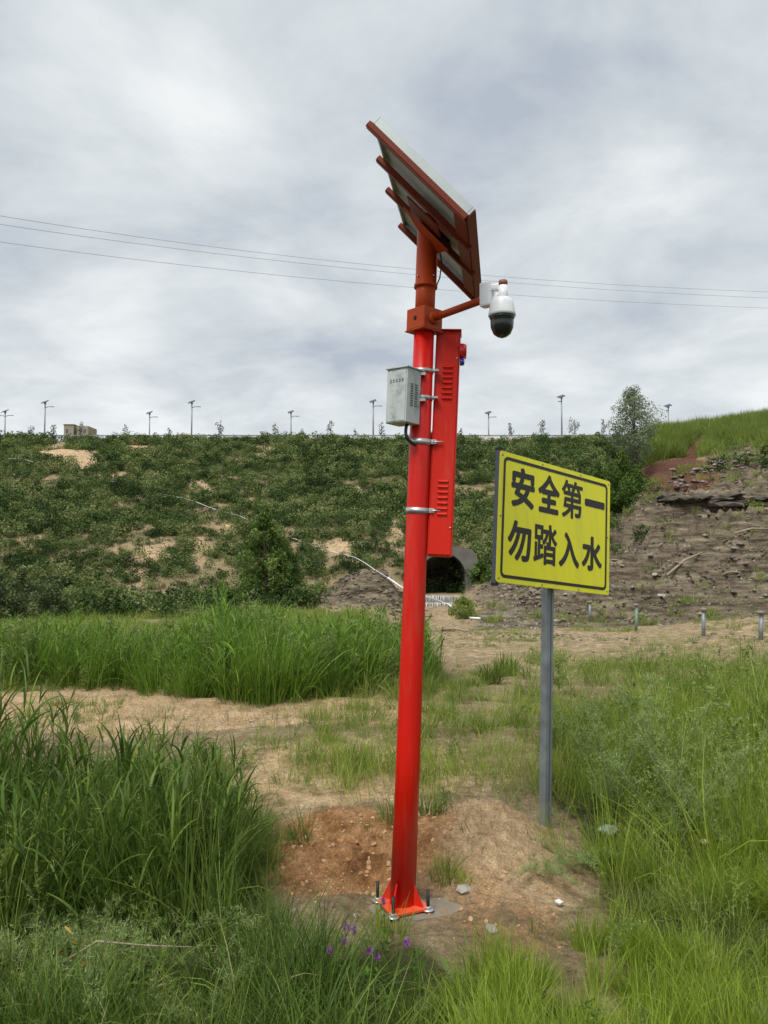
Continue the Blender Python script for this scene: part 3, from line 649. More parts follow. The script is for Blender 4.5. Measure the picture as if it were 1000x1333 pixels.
P_peb = protos('pebble_kinds', [rock_mesh(k + 20, .38) for k in range(6)], M_stone)
strew('bank_rubble', 16000, (1.5, 26, 26, 44), lambda x, y: masks(x, y, H(x, y))[4] * (.1 + .8 * sst(.4, .65, fbm(x / 1.5, y / 1.1, 141, 3))), P_rub, 'brown broken stones and clods covering the eroded bank', 'rubble', .04, .20, .6)
strew('bank_grit', 16000, (1.5, 26, 26, 44), lambda x, y: masks(x, y, H(x, y))[4] * sst(.35, .6, fbm(x / 2.5, y / 1.1, 143, 3)), protos('grit_kinds', [rock_mesh(k + 120, .45) for k in range(6)], rockmat('grit', (.12, .10, .08), (.42, .38, .31))), 'small pale chips of stone strewn over the eroded bank', 'rubble', .03, .10, .6)
strew('soil_grit', 3800, (-.9, 1.5, 3.0, 5.0), lambda x, y: np.clip(masks(x, y, H(x, y))[1] + .3 * masks(x, y, H(x, y))[0], 0, 1) * sst(.35, .6, fbm(x * 5, y * 5, 145, 2)), protos('soil_grit_kinds', [rock_mesh(k + 140, .6) for k in range(4)], rockmat('soil_grit_earth', (.22, .125, .06), (.50, .34, .19))), 'fine grit and crumbs of soil on the dug earth', 'soil', .004, .016, .5)
strew('mound_rubble', 2500, (-4, 7, 33, 40), lambda x, y: masks(x, y, H(x, y))[4], P_rub, 'stones and clods on the earth mounds beside the stream', 'rubble', .06, .3, .5)
strew('field_stones', 3500, (-3, 14, 11, 28), lambda x, y: sst(.45, .65, fbm(x * .5, y * .5, 243, 3)), P_rub, 'brown stones and clods scattered over the gravel field', 'stones', .04, .14, .5)
strew('pebbles', 7000, (-6, 15, 3.0, 27), lambda x, y: (.25 + .75 * sst(.45, .7, fbm(x * .7, y * .7, 143, 2))) * (1 - ell(x, y, .4, 3.9, 1.0, .9) * .93), P_peb, 'small pale pebbles lying over the bare ground', 'pebbles', .012, .05, .5)
strew('clods', 1600, (-.75, 1.2, 3.2, 4.9), lambda x, y: masks(x, y, H(x, y))[1] * .7 + masks(x, y, H(x, y))[0] * .04,
      protos('clod_kinds', [rock_mesh(k + 40, .7) for k in range(6)], rockmat('clod', (.24, .13, .06), (.48, .31, .17))), 'crumbled clods of orange soil around the pole foot', 'soil', .008, .04, .6)
#__PART2__

# ------------------------------------------------------------------ paints and metals
M_red = pbr('red_paint', (.58, .0075, .002), .40, spec=.35, noise=.06, nscale=3, coat=.06, dirt=(.36, .13, .07), dirtamt=.42, dscale=5, streak=(3, 3, .35))
M_redbox = pbr('red_box_paint', (.58, .016, .006), .5, spec=.22, noise=.05, nscale=2, dirt=(.40, .15, .10), dirtamt=.45, dscale=5, streak=(2.5, 2.5, .4))
M_hazed_red = pbr('hazed_orange_red', (.40, .050, .008), .5, spec=.22, noise=.1, nscale=4, coat=.05, dirt=(.25, .07, .03), dirtamt=.35, dscale=5)  # haze towards the sky put into the red of the upper parts
M_cradle_shaded = pbr('shaded_cradle_paint', (.17, .024, .007), .5, spec=.2, noise=.15, nscale=6, dirt=(.12, .05, .03), dirtamt=.5, dscale=6)  # darker copy of the upper red, underside shade put into the colour
M_plate = pbr('plate_paint', (.74, .065, .018), .4, noise=.1, nscale=12, dirt=(.4, .24, .14), dirtamt=.5, dscale=18)
M_galv = pbr('galvanised_steel', (.50, .52, .53), .42, metal=.75, noise=.18, nscale=22, bump=.1)
M_post = pbr('grey_post', (.235, .265, .29), .5, metal=.35, noise=.22, nscale=9, dirt=(.13, .12, .10), dirtamt=.5, dscale=6, bump=.15)
M_cabinet = pbr('cabinet_grey', (.47, .51, .50), .5, noise=.08, nscale=6, dirt=(.10, .10, .095), dirtamt=.85, dscale=9)
M_white = pbr('white_plastic', (.74, .76, .78), .38, noise=.04, dirt=(.4, .4, .38), dirtamt=.2)
M_black = pbr('black_plastic', (.014, .016, .018), .22, noise=.1, coat=.4)
M_rubber = pbr('black_rubber', (.012, .012, .012), .6)
M_back = pbr('panel_backsheet', (.40, .41, .43), .5, noise=.08, dirt=(.2, .18, .17), dirtamt=.4)
M_alu = pbr('aluminium', (.40, .44, .44), .45, metal=.4, noise=.06)
M_cell = pbr('solar_cells', (.01, .015, .035), .12, noise=.2, nscale=30)
M_hole = pbr('dark_void', (.006, .005, .005), .9)
M_yel = pbr('yellow_reflective', (.80, .76, .014), .38, noise=.05, nscale=2.5, dirt=(.45, .40, .09), dirtamt=.35, dscale=3, streak=(5, 5, .8))
M_ink = pbr('black_ink', (.020, .017, .017), .5)
M_frame = pbr('dark_frame', (.085, .095, .125), .5, metal=.2)
M_lensr = pbr('red_lens', (.75, .006, .018), .15, coat=.8); M_lensb = pbr('blue_lens', (.02, .05, .55), .15, coat=.8)
M_side_reflection = pbr('side_reflection_tone', (.30, .20, .07), .5, metal=.3, noise=.3, nscale=14)  # yellow-brown stands for the reflection on the cabinet's side
M_brown = pbr('brown_gland', (.25, .075, .06), .5)
M_conc = pbr('concrete', (.20, .165, .125), .9, noise=.2, nscale=7, bump=.5, bscale=70, dirt=(.20, .15, .10), dirtamt=.5, dscale=5)

# ------------------------------------------------------------------ the red pole
bx, by = POLE_B; bz = gz(bx + .05, by) + .012
RT = Vector((bx, by, bz))
TOP = at(557.5, 290, 3.50); B0 = Vector((bx, by, bz))
AX = (TOP - B0).normalized()
def onpole(py):              # the point of the pole's axis that shows at this height in the photo
    lo, hi = 0.0, 3.6
    for _ in range(40):
        m_ = (lo + hi) / 2; p = B0 + AX * m_; v = proj(p.x, p.y, p.z)[1]
        if v > py: lo = m_
        else: hi = m_
    return lo
def P(h): return B0 + AX * h
sp = empty('surveillance_pole', RT, 'tall leaning red pole carrying a solar panel, dome camera, grey box and red cabinet', 'pole')
RB, RTp = .0565, .0455
hs = onpole(372)
rad = lambda h: RB + (RTp - RB) * h / hs
h_j = onpole(417)
mb = MB(RT); mb.tube([P(.005), P(h_j * .25), P(h_j * .5), P(h_j * .75), P(h_j)], [rad(h) for h in (0, h_j * .25, h_j * .5, h_j * .75, h_j)], 40); mb.build('pole', M_red, sp)
mb = MB(RT); mb.tube([P(h_j), P(hs + .05)], [rad(h_j) - .0005, rad(hs)], 40); mb.build('upper_pole', M_hazed_red, sp)  # same pole, split so its top carries the painted haze tone
h_top = onpole(288)
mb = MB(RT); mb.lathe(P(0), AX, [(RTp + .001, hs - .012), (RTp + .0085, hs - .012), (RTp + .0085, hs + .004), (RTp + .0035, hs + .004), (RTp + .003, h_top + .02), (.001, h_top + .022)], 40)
slv = mb.build('sleeve', M_hazed_red, sp)
Zx = AX; yaw = R(28)
def frame_at(yaw, ax=AX):
    z = ax.normalized(); x = Vector((math.cos(yaw), math.sin(yaw), 0)); x = (x - z * x.dot(z)).normalized(); y = z.cross(x)
    return Matrix((x, y, z)).transposed()
# screws on the sleeve
for k in (-2.4, -.9):
    d = Vector((math.cos(k), math.sin(k), 0)); c = P(hs + .035) + d * (RTp + .002)
    mb = MB(RT); mb.lathe(c, d, [(.004, 0), (.004, .007), (.0015, .009)], 10); mb.build('screw', M_galv, slv)
# flange plate, gussets, anchor bolts
FM = frame_at(R(24), Vector((0, 0, 1)))
mb = MB(RT); mb.box(B0 + Vector((0, 0, .006)), (.185, .185, .013), FM, .002); mb.build('base_plate', M_plate, sp)
for k in range(4):
    a = R(24 + 45 + 22 + 90 * k - 30); d = Vector((math.cos(a), math.sin(a), 0)); s = Vector((-d.y, d.x, 0)) * .003
    o1 = B0 + d * (RB - .006) + Vector((0, 0, .0125)); q = [o1, o1 + d * .052, o1 + d * .046 + Vector((0, 0, .012)), o1 + d * .004 + Vector((0, 0, .098)), o1 + Vector((0, 0, .098))]
    mb = MB(RT); mb.prism([p - s for p in q], s * 2); mb.build('gusset', M_red, sp)
for k in range(4):
    a = R(24 + 45 + 90 * k); r_ = .118; c = B0 + Vector((math.cos(a) * r_, math.sin(a) * r_, 0))
    mb = MB(RT); mb.tube([c + Vector((0, 0, -.02)), c + Vector((0, 0, .085))], .0075, 12); bo = mb.build('anchor_bolt', M_rubber, sp)
    mb = MB(RT); mb.lathe(c, (0, 0, 1), [(.026, .0), (.026, .004), (.0075, .0042)], 20); mb.build('washer', M_galv, bo)
    mb = MB(RT); mb.lathe(c, (0, 0, 1), [(.0135, .0045), (.0135, .0155), (.0076, .0158)], 6); mb.build('nut', M_alu, bo)
# square collar that carries the camera arm
hb = onpole(417.5); CM = frame_at(R(41)); cw = .118
mb = MB(RT); mb.box(P(hb), (cw, cw, .098), CM, .003); col_ = mb.build('arm_collar', M_hazed_red, sp)
mb = MB(RT); mb.box(P(hb) + CM @ Vector((-.0, 0, -.053)), (cw + .008, cw + .008, .006), CM, .001); mb.build('flange', M_hazed_red, col_)
nL = CM @ Vector((-1, 0, 0)); nR = CM @ Vector((0, -1, 0))
mb = MB(RT); mb.lathe(P(hb) + nL * (cw / 2 - .002) + CM @ Vector((0, -.0, 0)), nL, [(.010, 0), (.010, .0035), (.0099, .0036)], 20); mb.build('bolt_hole', M_hole, col_)
# camera arm
A0 = P(hb) + nR * (cw / 2 - .01); A1 = at(627, 391, 3.27)
ad = (A1 - A0).normalized()
mb = MB(RT); mb.tube([A0, A1], .0165, 24); arm = mb.build('camera_arm', M_hazed_red, sp)
mb = MB(RT); mb.lathe(A0 + nR * .010, nR, [(.030, 0), (.030, .006), (.017, .012)], 20); mb.build('weld_collar', M_hazed_red, arm)
# camera
camr = MB(RT); Y_c = 3.25
c_plate = at(634, 384, Y_c + .01)
KM = Matrix.Rotation(R(-38), 3, 'Z')
camr.box(c_plate, (.052, .045, .105), KM, .008, 2); dc = camr.build('security_camera', M_white, sp)
ctop = at(655, 372, Y_c - .03); cb_ = at(653, 391, Y_c - .03)
mb = MB(RT); mb.box((c_plate + ctop) / 2 + Vector((0, 0, .012)), (.075, .026, .030), Matrix.Rotation(R(-20), 3, 'Z'), .008, 2); mb.tube([at(640, 394, Y_c), at(649, 383, Y_c - .03)], .010, 10); mb.build('wall_bracket', M_white, dc)
mb = MB(RT); mb.lathe(Vector((ctop.x, ctop.y, 0)), (0, 0, 1), [(.001, cb_.z - .01), (.021, cb_.z - .01), (.020, ctop.z + .0)], 24); mb.build('neck', M_white, dc)
mb = MB(RT); mb.lathe(Vector((ctop.x, ctop.y, 0)), (0, 0, 1), [(.019, ctop.z + .0), (.019, ctop.z + .020), (.015, ctop.z + .024), (.001, ctop.z + .0241)], 24); mb.build('cable_gland', M_brown, dc)
ax_, ay_ = at(653.5, 400, Y_c - .03)[:2]; zt = at(653, 387.5, Y_c - .03).z; zb = at(653, 412, Y_c - .03).z; ze = at(653, 440.5, Y_c - .03).z
mb = MB(RT); mb.lathe(Vector((ax_, ay_, 0)), (0, 0, 1), [(.001, zt), (.030, zt - .001), (.044, zt - .010), (.050, zt - .028), (.0575, zb + .012), (.0580, zb + .002), (.054, zb), (.001, zb)], 40); mb.build('housing', M_white, dc)
mb = MB(RT); hh_ = zb - ze
mb.lathe(Vector((ax_, ay_, 0)), Vector((.0, .0, 1)), [(.053, zb + .0), (.054, zb - .008), (.049, zb - .014), (.050, zb - .030), (.047, zb - .05), (.036, zb - .075), (.020, ze + .007), (.001, ze)], 40); mb.build('lens_dome', M_black, dc)
# clamps
for py_ in (576, 665):
    h = onpole(py_); r_ = rad(h)
    mb = MB(RT); mb.lathe(P(0), AX, [(r_, h - .013), (r_ + .0035, h - .013), (r_ + .0035, h + .013), (r_, h + .013)], 40); cl = mb.build('clamp', M_galv, sp)
    c = P(h) + Vector((1, -.15, 0)).normalized() * (r_ + .014)
    mb = MB(RT); mb.box(c, (.026, .03, .022), bev=.002); mb.build('clamp_ear', M_galv, cl)
    mb = MB(RT); mb.tube([c + Vector((0, -.024, 0)), c + Vector((0, .024, 0))], .0045, 10); mb.tube([c + Vector((-.01, -.012, 0)), c + Vector((.04, -.012, 0))], .0045, 8); mb.build('bolt', M_galv, cl)
# long red cabinet
KT = at(584, 431, 3.51); KB = at(571.8, 724, 3.46)
KA = (KT - KB).normalized(); LM = frame_at(R(-6), KA); kl = (KT - KB).length
kc = (KT + KB) / 2; kw, kd = .112, .095
kc = kc + LM @ Vector((0, kd / 2, 0))
mb = MB(RT); mb.box(kc, (kw, kd, kl), LM, .003, 2); cab = mb.build('cabinet', M_redbox, sp)
mb = MB(RT); mb.box(kc + LM @ Vector((0, -kd / 2 - .0025, -.004)), (kw - .012, .005, kl - .022), LM, .0015); mb.build('door', M_redbox, cab)
mb = MB(RT); mb.box(kc + LM @ Vector((0, -.006, kl / 2 + .003)), (kw + .008, kd + .02, .006), LM, .0015); mb.build('lid', M_redbox, cab)
for py0, py1 in ((479, 520), (628, 670)):
    for k in range(7):
        py_ = py0 + (py1 - py0) * k / 6.; t = (724 - py_) / (724 - 431.); cc = KB + (KT - KB) * t
        c = cc + LM @ Vector((.004 - .0, -.005, 0))
        q = [(-.024, 0, -.0045), (-.026, 0, .0045), (.026, 0, .0045), (.024, 0, -.0045)]
        mb = MB(RT)
        ring0 = [c + LM @ Vector(v) for v in q]; ring1 = [c + LM @ Vector((v[0] * .9, -.0085 if v[2] < 0 else -.002, v[2] * .9)) for v in q]
        mb.quadloop([ring0, ring1], smooth=False); mb.build('louver', M_redbox, cab)
mb = MB(RT); ch = kc + LM @ Vector((-kw / 2 - .0085, .012, -.22)); mb.box(ch, (.014, .045, kl * .50), LM, .001); mb.build('side_reflection_strip', M_side_reflection, cab)  # added strip, the reflection on the cabinet's left side put into its colour
for k in (-.47, .47):
    mb = MB(RT); c = kc + LM @ Vector((kw / 2 - .012, -kd / 2 - .006, kl * k * .8)); mb.lathe(c, LM @ Vector((0, -1, 0)), [(.004, 0), (.004, .003), (.001, .004)], 10); mb.build('screw', M_galv, cab)
# bracket strips between pole and cabinet
for py_ in (484, 519):
    h = onpole(py_); r_ = rad(h)
    mb = MB(RT); mb.lathe(P(0), AX, [(r_, h - .009), (r_ + .003, h - .009), (r_ + .003, h + .009), (r_, h + .009)], 40); cl = mb.build('clamp', M_galv, sp)
    mb = MB(RT); mb.box(P(h) + Vector((.058, -.02, 0)), (.03, .03, .012), bev=.002); mb.build('clamp_ear', M_galv, cl)
# siren light
sc_ = kc + LM @ Vector((kw / 2 + .012, -.02, 0)); t = (724 - 455) / 293.; sc_ = sc_ + KA * ((t - .5) * kl)
sx = LM @ Vector((1, 0, 0))
mb = MB(RT); mb.lathe(sc_ - sx * .014, sx, [(.034, 0), (.036, .008), (.034, .012), (.036, .016), (.033, .020), (.034, .024), (.030, .029), (.030, .032), (.001, .033)], 20); sr = mb.build('siren_light', M_lensr, cab)
for k in range(6):
    a = -PI / 2 + k * PI / 5 - .3; yv = LM @ Vector((0, math.cos(a), math.sin(a)))
    mb = MB(RT); mb.box(sc_ + yv * .032 + sx * .012, (.010, .008, .006), LM, .001); mb.build('lens_rib', M_lensr, sr)
mb = MB(RT); mb.lathe(sc_ - sx * .010 - KA * .052, sx, [(.017, 0), (.017, .014), (.013, .020), (.001, .021)], 16); mb.build('blue_lens', M_lensb, sr)
# grey control box
gh = onpole(510); GM = frame_at(R(49)); gw, gd, ght = .098, .118, .243
corner = at(529.5, 513, 3.355)
gc = corner + GM @ Vector((gw / 2, gd / 2, 0))
gc = corner - (GM @ Vector((-gw / 2, 0, 0))) - (GM @ Vector((0, -gd / 2, 0)))
gc = Vector((0, 0, 0)) + corner + (GM @ Vector((0, gd / 2, 0))) + (GM @ Vector((gw / 2, 0, 0)))
# local -x face looks left-front, local -y face looks right-front
mb = MB(RT); mb.box(gc, (gw, gd, ght), GM, .002); gb = mb.build('control_box', M_cabinet, sp)
mb = MB(RT); mb.box(gc + GM @ Vector((-.002, -.002, ght / 2 + .003)), (gw + .012, gd + .012, .006), GM, .001); mb.build('lid', M_cabinet, gb)
mb = MB(RT); mb.box(gc + GM @ Vector((-gw / 2 - .0015, 0, -.002)), (.003, gd - .012, ght - .016), GM, .001); mb.build('door', M_cabinet, gb)
for s in range(2):
    for k in range(10):
        mb = MB(RT); mb.box(gc + GM @ Vector((-.015 + .03 * s, -gd / 2 - .001, .052 - .0105 * k)), (.018, .003, .004), GM); mb.build('vent_slot', M_frame, gb)
for k in range(5):
    c = gc + GM @ Vector((-gw / 2 - .0035, .034 - .017 * k, .066)); mb = MB(RT)
    mb.box(c, (.0012, .0025, .017), GM); mb.box(c + GM @ Vector((0, -.005, .004)), (.0012, .008, .0024), GM); mb.box(c + GM @ Vector((0, -.005, -.004)), (.0012, .008, .0024), GM)
    mb.build('faded_mark', M_frame, gb)
for py_ in (486, 520):
    t0 = at(547, py_, 3.42); mb = MB(RT); mb.box(t0 + Vector((.0, .02, 0)), (.05, .03, .014), bev=.002); mb.build('mounting_bracket', M_galv, gb)
cbm = gc - Vector((0, 0, ght / 2)) + GM @ Vector((.0, -.02, 0)); h2 = onpole(582); e2 = P(h2) + Vector((-.02, -RB - .002, 0)); 
pts = []
for k in range(13):
    t = k / 12; p = cbm.lerp(e2, t); p = p + Vector((-.022 * math.sin(t * PI), -.02 * math.sin(t * PI), -.012 * math.sin(t * PI))); pts.append(p)
mb = MB(RT); mb.tube(pts, .0075, 10); mb.build('cable', M_rubber, gb)
mb = MB(RT); mb.tube([P(hs + .17) + Vector((.055, -.02, 0)), P(hs + .10) + Vector((.068, -.02, 0)), P(hs + .03) + Vector((.062, -.02, 0)), P(hs + .0) + Vector((.05, -.01, 0))], .003, 8); mb.build('cable', M_rubber, sp)
# solar panel
pc = Vector((.215, 3.45, 3.085)) + Vector((.0, .0, .0)); yawp, tilt, rollp = -.167, .818, -.019
PM = (Matrix.Rotation(yawp, 3, 'Z') @ Matrix.Rotation(tilt, 3, 'Y') @ Matrix.Rotation(rollp, 3, 'X'))
L1, L2 = .562, .967
def pp(x, y, z): return pc + PM @ Vector((x, y, z))
s_ = L2 / L2
T = .035
mb = MB(RT); mb.box(pp(0, 0, T / 2 + .004), (L1 - .02, L2 - .02, .012), PM); pan = mb.build('solar_panel', M_back, sp)
mb = MB(RT); mb.box(pp(0, 0, T - .002), (L1 - .03, L2 - .03, .004), PM); mb.build('cells', M_cell, pan)
for nx_, ny_, sx_, sy_ in ((-1, 0, .012, L2), (1, 0, .012, L2), (0, -1, L1 - .0245, .012), (0, 1, L1 - .0245, .012)):
    mb = MB(RT); mb.box(pp(nx_ * (L1 / 2 - .006), ny_ * (L2 / 2 - .006), T / 2), (sx_, sy_, T), PM, .001); mb.build('panel_frame', M_alu, pan)
mb = MB(RT); mb.box(pp(.06, .13, .003), (.09, .11, .022), PM, .003); mb.build('junction_box', M_rubber, pan)
# red cradle: bars down the slope and wide strips across
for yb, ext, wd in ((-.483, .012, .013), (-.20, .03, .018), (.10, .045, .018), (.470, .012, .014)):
    mb = MB(RT); mb.box(pp(-.004, yb, -.013), (L1 - .004 + ext, wd, .022), PM, .002); bar = mb.build('support_bar', M_cradle_shaded, pan)
    mb = MB(RT); mb.box(pp(-.004, yb + .010, -.026), (L1 - .004 + ext, .026, .003), PM); mb.build('bar_lip', M_cradle_shaded, bar)
mb = MB(RT); mb.box(pp(L1 / 2 - .040, 0, -.011), (.078, L2 - .05, .010), PM, .002); mb.build('cross_plate', M_cradle_shaded, pan)
mb = MB(RT); mb.box(pp(L1 / 2 + .0035, 0, .010), (.004, L2 - .004, .046), PM, .001); mb.build('edge_angle', M_cradle_shaded, pan)
mb = MB(RT); mb.box(pp(.0, -.05, -.031), (.20, .20, .008), PM, .002); mb.build('mounting_plate', M_cradle_shaded, pan)
hv = P(h_top)
mb = MB(RT)
q = [hv + AX * -.10, hv + AX * -.10 + Vector((.12, 0, -.0)), pp(.20, -.03, -.05), pp(-.10, -.03, -.05), hv + AX * .02 + Vector((-.05, 0, 0))]
mb.prism([p + Vector((0, -.004, 0)) for p in [P(h_top - .16) + Vector((.03, 0, 0)), P(h_top - .12) + Vector((.075, 0, 0)), pp(.17, -.03, -.048), pp(-.13, -.03, -.048)]], (0, .008, 0)); mb.build('gusset', M_hazed_red, sp)

# concrete footing
def blob(cx, cy, rx, ry, z, th, m_, name, label, cat, k):
    bm = bmesh.new(); n = 40; top = []; bot = []
    cc = bm.verts.new((0, 0, z + th * .9))
    for i in range(n):
        a = 2 * PI * i / n; f = 1 + .22 * math.sin(a * 2 + k) + .1 * math.sin(a * 5 + 2 * k) + .05 * math.sin(a * 11)
        top.append(bm.verts.new((rx * f * math.cos(a) * .93, ry * f * math.sin(a) * .93, z + th * (.8 + .15 * math.sin(a * 3)))))
        bot.append(bm.verts.new((rx * f * math.cos(a), ry * f * math.sin(a), z - .07)))
    for i in range(n):
        j = (i + 1) % n; bm.faces.new((cc, top[i], top[j])); bm.faces.new((top[i], bot[i], bot[j], top[j]))
    me = bpy.data.meshes.new(name); bm.to_mesh(me); bm.free(); o = link(name, me, m_, loc=(cx, cy, 0)); return tag(o, label, cat)
blob(bx + .05, by - .01, .19, .135, bz - .03, .026, M_conc, 'concrete_footing', 'rough grey concrete footing under the red pole\'s base plate', 'footing', 1.3)

# ------------------------------------------------------------------ the yellow sign
SG = Vector((.979, 4.32, 1.704)); SM = Matrix.Rotation(.713, 3, 'Z') @ Matrix.Rotation(-.041, 3, 'X') @ Matrix.Rotation(.109, 3, 'Y')
SW, SH = 1.021, .692
pb = at(709, 1092, 4.36); pb.z = gz(pb.x, pb.y)
sg = empty('warning_sign', pb, 'yellow warning sign with black Chinese characters on a grey steel post', 'sign')
def sg_p(u, v, d=0): return SG + SM @ Vector(((u - .5) * SW, -d, (.5 - v) * SH))
def rrect(w, h, r, n=6):
    p = []
    for cx, cz, a0 in ((w / 2 - r, h / 2 - r, 0), (-w / 2 + r, h / 2 - r, 90), (-w / 2 + r, -h / 2 + r, 180), (w / 2 - r, -h / 2 + r, 270)):
        for k in range(n + 1):
            a = R(a0 + 90 * k / n); p.append((cx + r * math.cos(a), cz + r * math.sin(a)))
    return p
mb = MB(pb); mb.prism([SG + SM @ Vector((x, .0, z)) for x, z in rrect(SW, SH, .016)], SM @ Vector((0, .004, 0))); pl = mb.build('sign_plate', M_yel, sg)
mb = MB(pb); o_ = rrect(SW - .058, SH - .050, .034); i_ = rrect(SW - .092, SH - .084, .020)
ro = [SG + SM @ Vector((x, -.0015, z)) for x, z in o_]; ri = [SG + SM @ Vector((x, -.0015, z)) for x, z in i_]
vo = [mb.bm.verts.new(p - mb.o) for p in ro]; vi = [mb.bm.verts.new(p - mb.o) for p in ri]
for k in range(len(vo)): mb.bm.faces.new((vo[k], vo[(k + 1) % len(vo)], vi[(k + 1) % len(vo)], vi[k]))
mb.build('black_border', M_ink, pl)
# raised back frame of square tube
for (x, z, sx_, sz_, e) in ((-SW / 2 + .012, 0, .026, SH + .012, 0), (SW / 2 - .016, 0, .026, SH - .004, 0), (0, SH / 2 - .016, SW - .062, .024, 0), (0, -SH / 2 + .016, SW - .062, .024, 0), (0, .0, SW - .062, .024, 0)):
    mb = MB(pb); mb.box(SG + SM @ Vector((x, .0185, z)), (sx_, .028, sz_), SM, .002); mb.build('frame_bar', M_frame, sg)
for z in (-1, 1):
    mb = MB(pb); mb.box(SG + SM @ Vector((-SW / 2 + .012, .0185, z * (SH / 2 + .012))), (.030, .032, .014), SM, .002); mb.build('end_cap', M_rubber, sg)
for u, v in ((.02, .03), (.35, .018), (.7, .018), (.98, .03), (.98, .5), (.98, .97), (.7, .982), (.37, .982), (.02, .97), (.018, .5)):
    mb = MB(pb); mb.lathe(sg_p(u, v), SM @ Vector((0, -1, 0)), [(.0055, 0), (.0055, .002), (.002, .0035)], 10); mb.build('rivet', M_post, pl)
chars = [('安', .094, .288, .092, .408), ('全', .316, .508, .090, .405), ('第', .525, .723, .087, .405), ('一', .744, .943, .205, .268),
         ('勿', .078, .270, .510, .822), ('踏', .290, .495, .495, .822), ('入', .511, .700, .525, .815), ('水', .724, .924, .520, .815)]
dg = bpy.context.evaluated_depsgraph_get()
for chx, u0, u1, v0, v1 in chars:
    tcu = bpy.data.curves.new('t', 'FONT'); tcu.body = chx; tcu.size = 1; tcu.resolution_u = 6
    to = bpy.data.objects.new('t', tcu); C.objects.link(to); bpy.context.view_layer.update()
    g0 = bpy.data.meshes.new_from_object(to.evaluated_get(bpy.context.evaluated_depsgraph_get())); bpy.data.objects.remove(to)
    vs = np.array([v.co[:2] for v in g0.vertices]); fs = [list(p.vertices) for p in g0.polygons]
    bw = .036 if chx not in '第踏' else .020
    V3, F3 = [], []
    for k in range(9):                       # the stroke weight comes from nine layers, each a hair above the last
        a_ = k * PI / 4; off_ = np.array([math.cos(a_), math.sin(a_)]) * (bw if k < 8 else 0)
        F3 += [[i + len(V3) for i in f] for f in fs]; V3 += [(v[0] + off_[0], v[1] + off_[1], k * .00006) for v in vs]
    V3 = np.array(V3); lo, hi = V3.min(0), V3.max(0)
    W3 = [tuple(sg_p(u0 + (u1 - u0) * (v[0] - lo[0]) / (hi[0] - lo[0]), v1 + (v0 - v1) * (v[1] - lo[1]) / (hi[1] - lo[1]), .0012 + v[2]) - pb) for v in V3]
    me = bpy.data.meshes.new('character'); me.from_pydata(W3, [], F3); link('character', me, M_ink, pl)
# post: lipped channel
pt = at(713.5, 700, 4.36) ; pax = (pt - pb).normalized(); QM = frame_at(R(30), pax)
ptop = pb + pax * ((SG.z + .30) - pb.z); plen = (ptop - pb).length + .25; pcn = pb + pax * (plen / 2 - .25)
off = SM @ Vector((0, .03, 0))
mb = MB(pb); mb.box(pcn + Vector((.012, .045, 0)), (.050, .050, plen), QM, .004, 2); po = mb.build('post', M_post, sg)
mb = MB(pb); mb.box(pcn + Vector((.012, .045, 0)) + QM @ Vector((.004, -.0262, 0)), (.004, .003, plen * .98), QM); mb.build('seam', M_frame, po)
for z in (.2, -.2):
    mb = MB(pb); mb.box(SG + SM @ Vector((-.02, .040, z)), (.12, .012, .035), SM, .001); mb.build('bracket', M_galv, sg)

# ------------------------------------------------------------------ culvert and little weir
cz0 = -1.08
cr = 1.22
cu = empty('culvert', (CULX, CULY, cz0), 'dark arched concrete culvert at the foot of the hillside behind the red cabinet', 'culvert')
def arch(r, spring, n=20):
    return [(-r, 0)] + [(-r * math.cos(PI * k / n), spring + r * math.sin(PI * k / n)) for k in range(n + 1)] + [(r, 0)]
inn = arch(cr, 1.05)
oc = Vector((CULX, CULY, cz0))
mb = MB(oc)
out_ = []
for k, (x, z) in enumerate(inn):
    if k == 0 or k == len(inn) - 1: out_.append((math.copysign(1.9, x), 0)); continue
    a = math.atan2(z - 1.0, x); c_, s2 = math.cos(a), math.sin(a); q = 1 / (abs(c_) ** 5 + abs(s2) ** 5) ** .2
    out_.append((1.9 * c_ * q, 1.0 + 1.62 * s2 * q))
# headwall with the arched opening
for y0 in (0,):
    fi = [mb.bm.verts.new((x, 0, z)) for x, z in inn]; fo = [mb.bm.verts.new((x, 0, z)) for x, z in out_]
    bi = [mb.bm.verts.new((x, .35, z)) for x, z in inn]; bo_ = [mb.bm.verts.new((x, .35, z)) for x, z in out_]
    for k in range(len(inn) - 1):
        mb.bm.faces.new((fi[k], fi[k + 1], fo[k + 1], fo[k])); mb.bm.faces.new((bi[k], bo_[k], bo_[k + 1], bi[k + 1]))
        mb.bm.faces.new((fo[k], fo[k + 1], bo_[k + 1], bo_[k])); mb.bm.faces.new((fi[k], bi[k], bi[k + 1], fi[k + 1]))
M_hw = pbr('pale_concrete', (.135, .13, .115), .9, noise=.22, nscale=1.5, dirt=(.12, .11, .09), dirtamt=.6, dscale=1.2)
mb.build('headwall', M_hw, cu)
mb = MB(oc); rings = [[(CULX + x, CULY + .35 + d, cz0 + z) for x, z in inn] for d in (0, 2, 4, 6.2)]; mb.quadloop(rings, close=False, caps=False)
rings = [[(CULX + x * 1.12, CULY + .35 + d, cz0 + z * 1.06) for x, z in inn] for d in (0, 2, 4, 6.2)]; mb.quadloop(rings, close=False, caps=False)
mb.build('barrel', pbr('old_concrete', (.12, .11, .095), .95, noise=.3, nscale=1), cu)
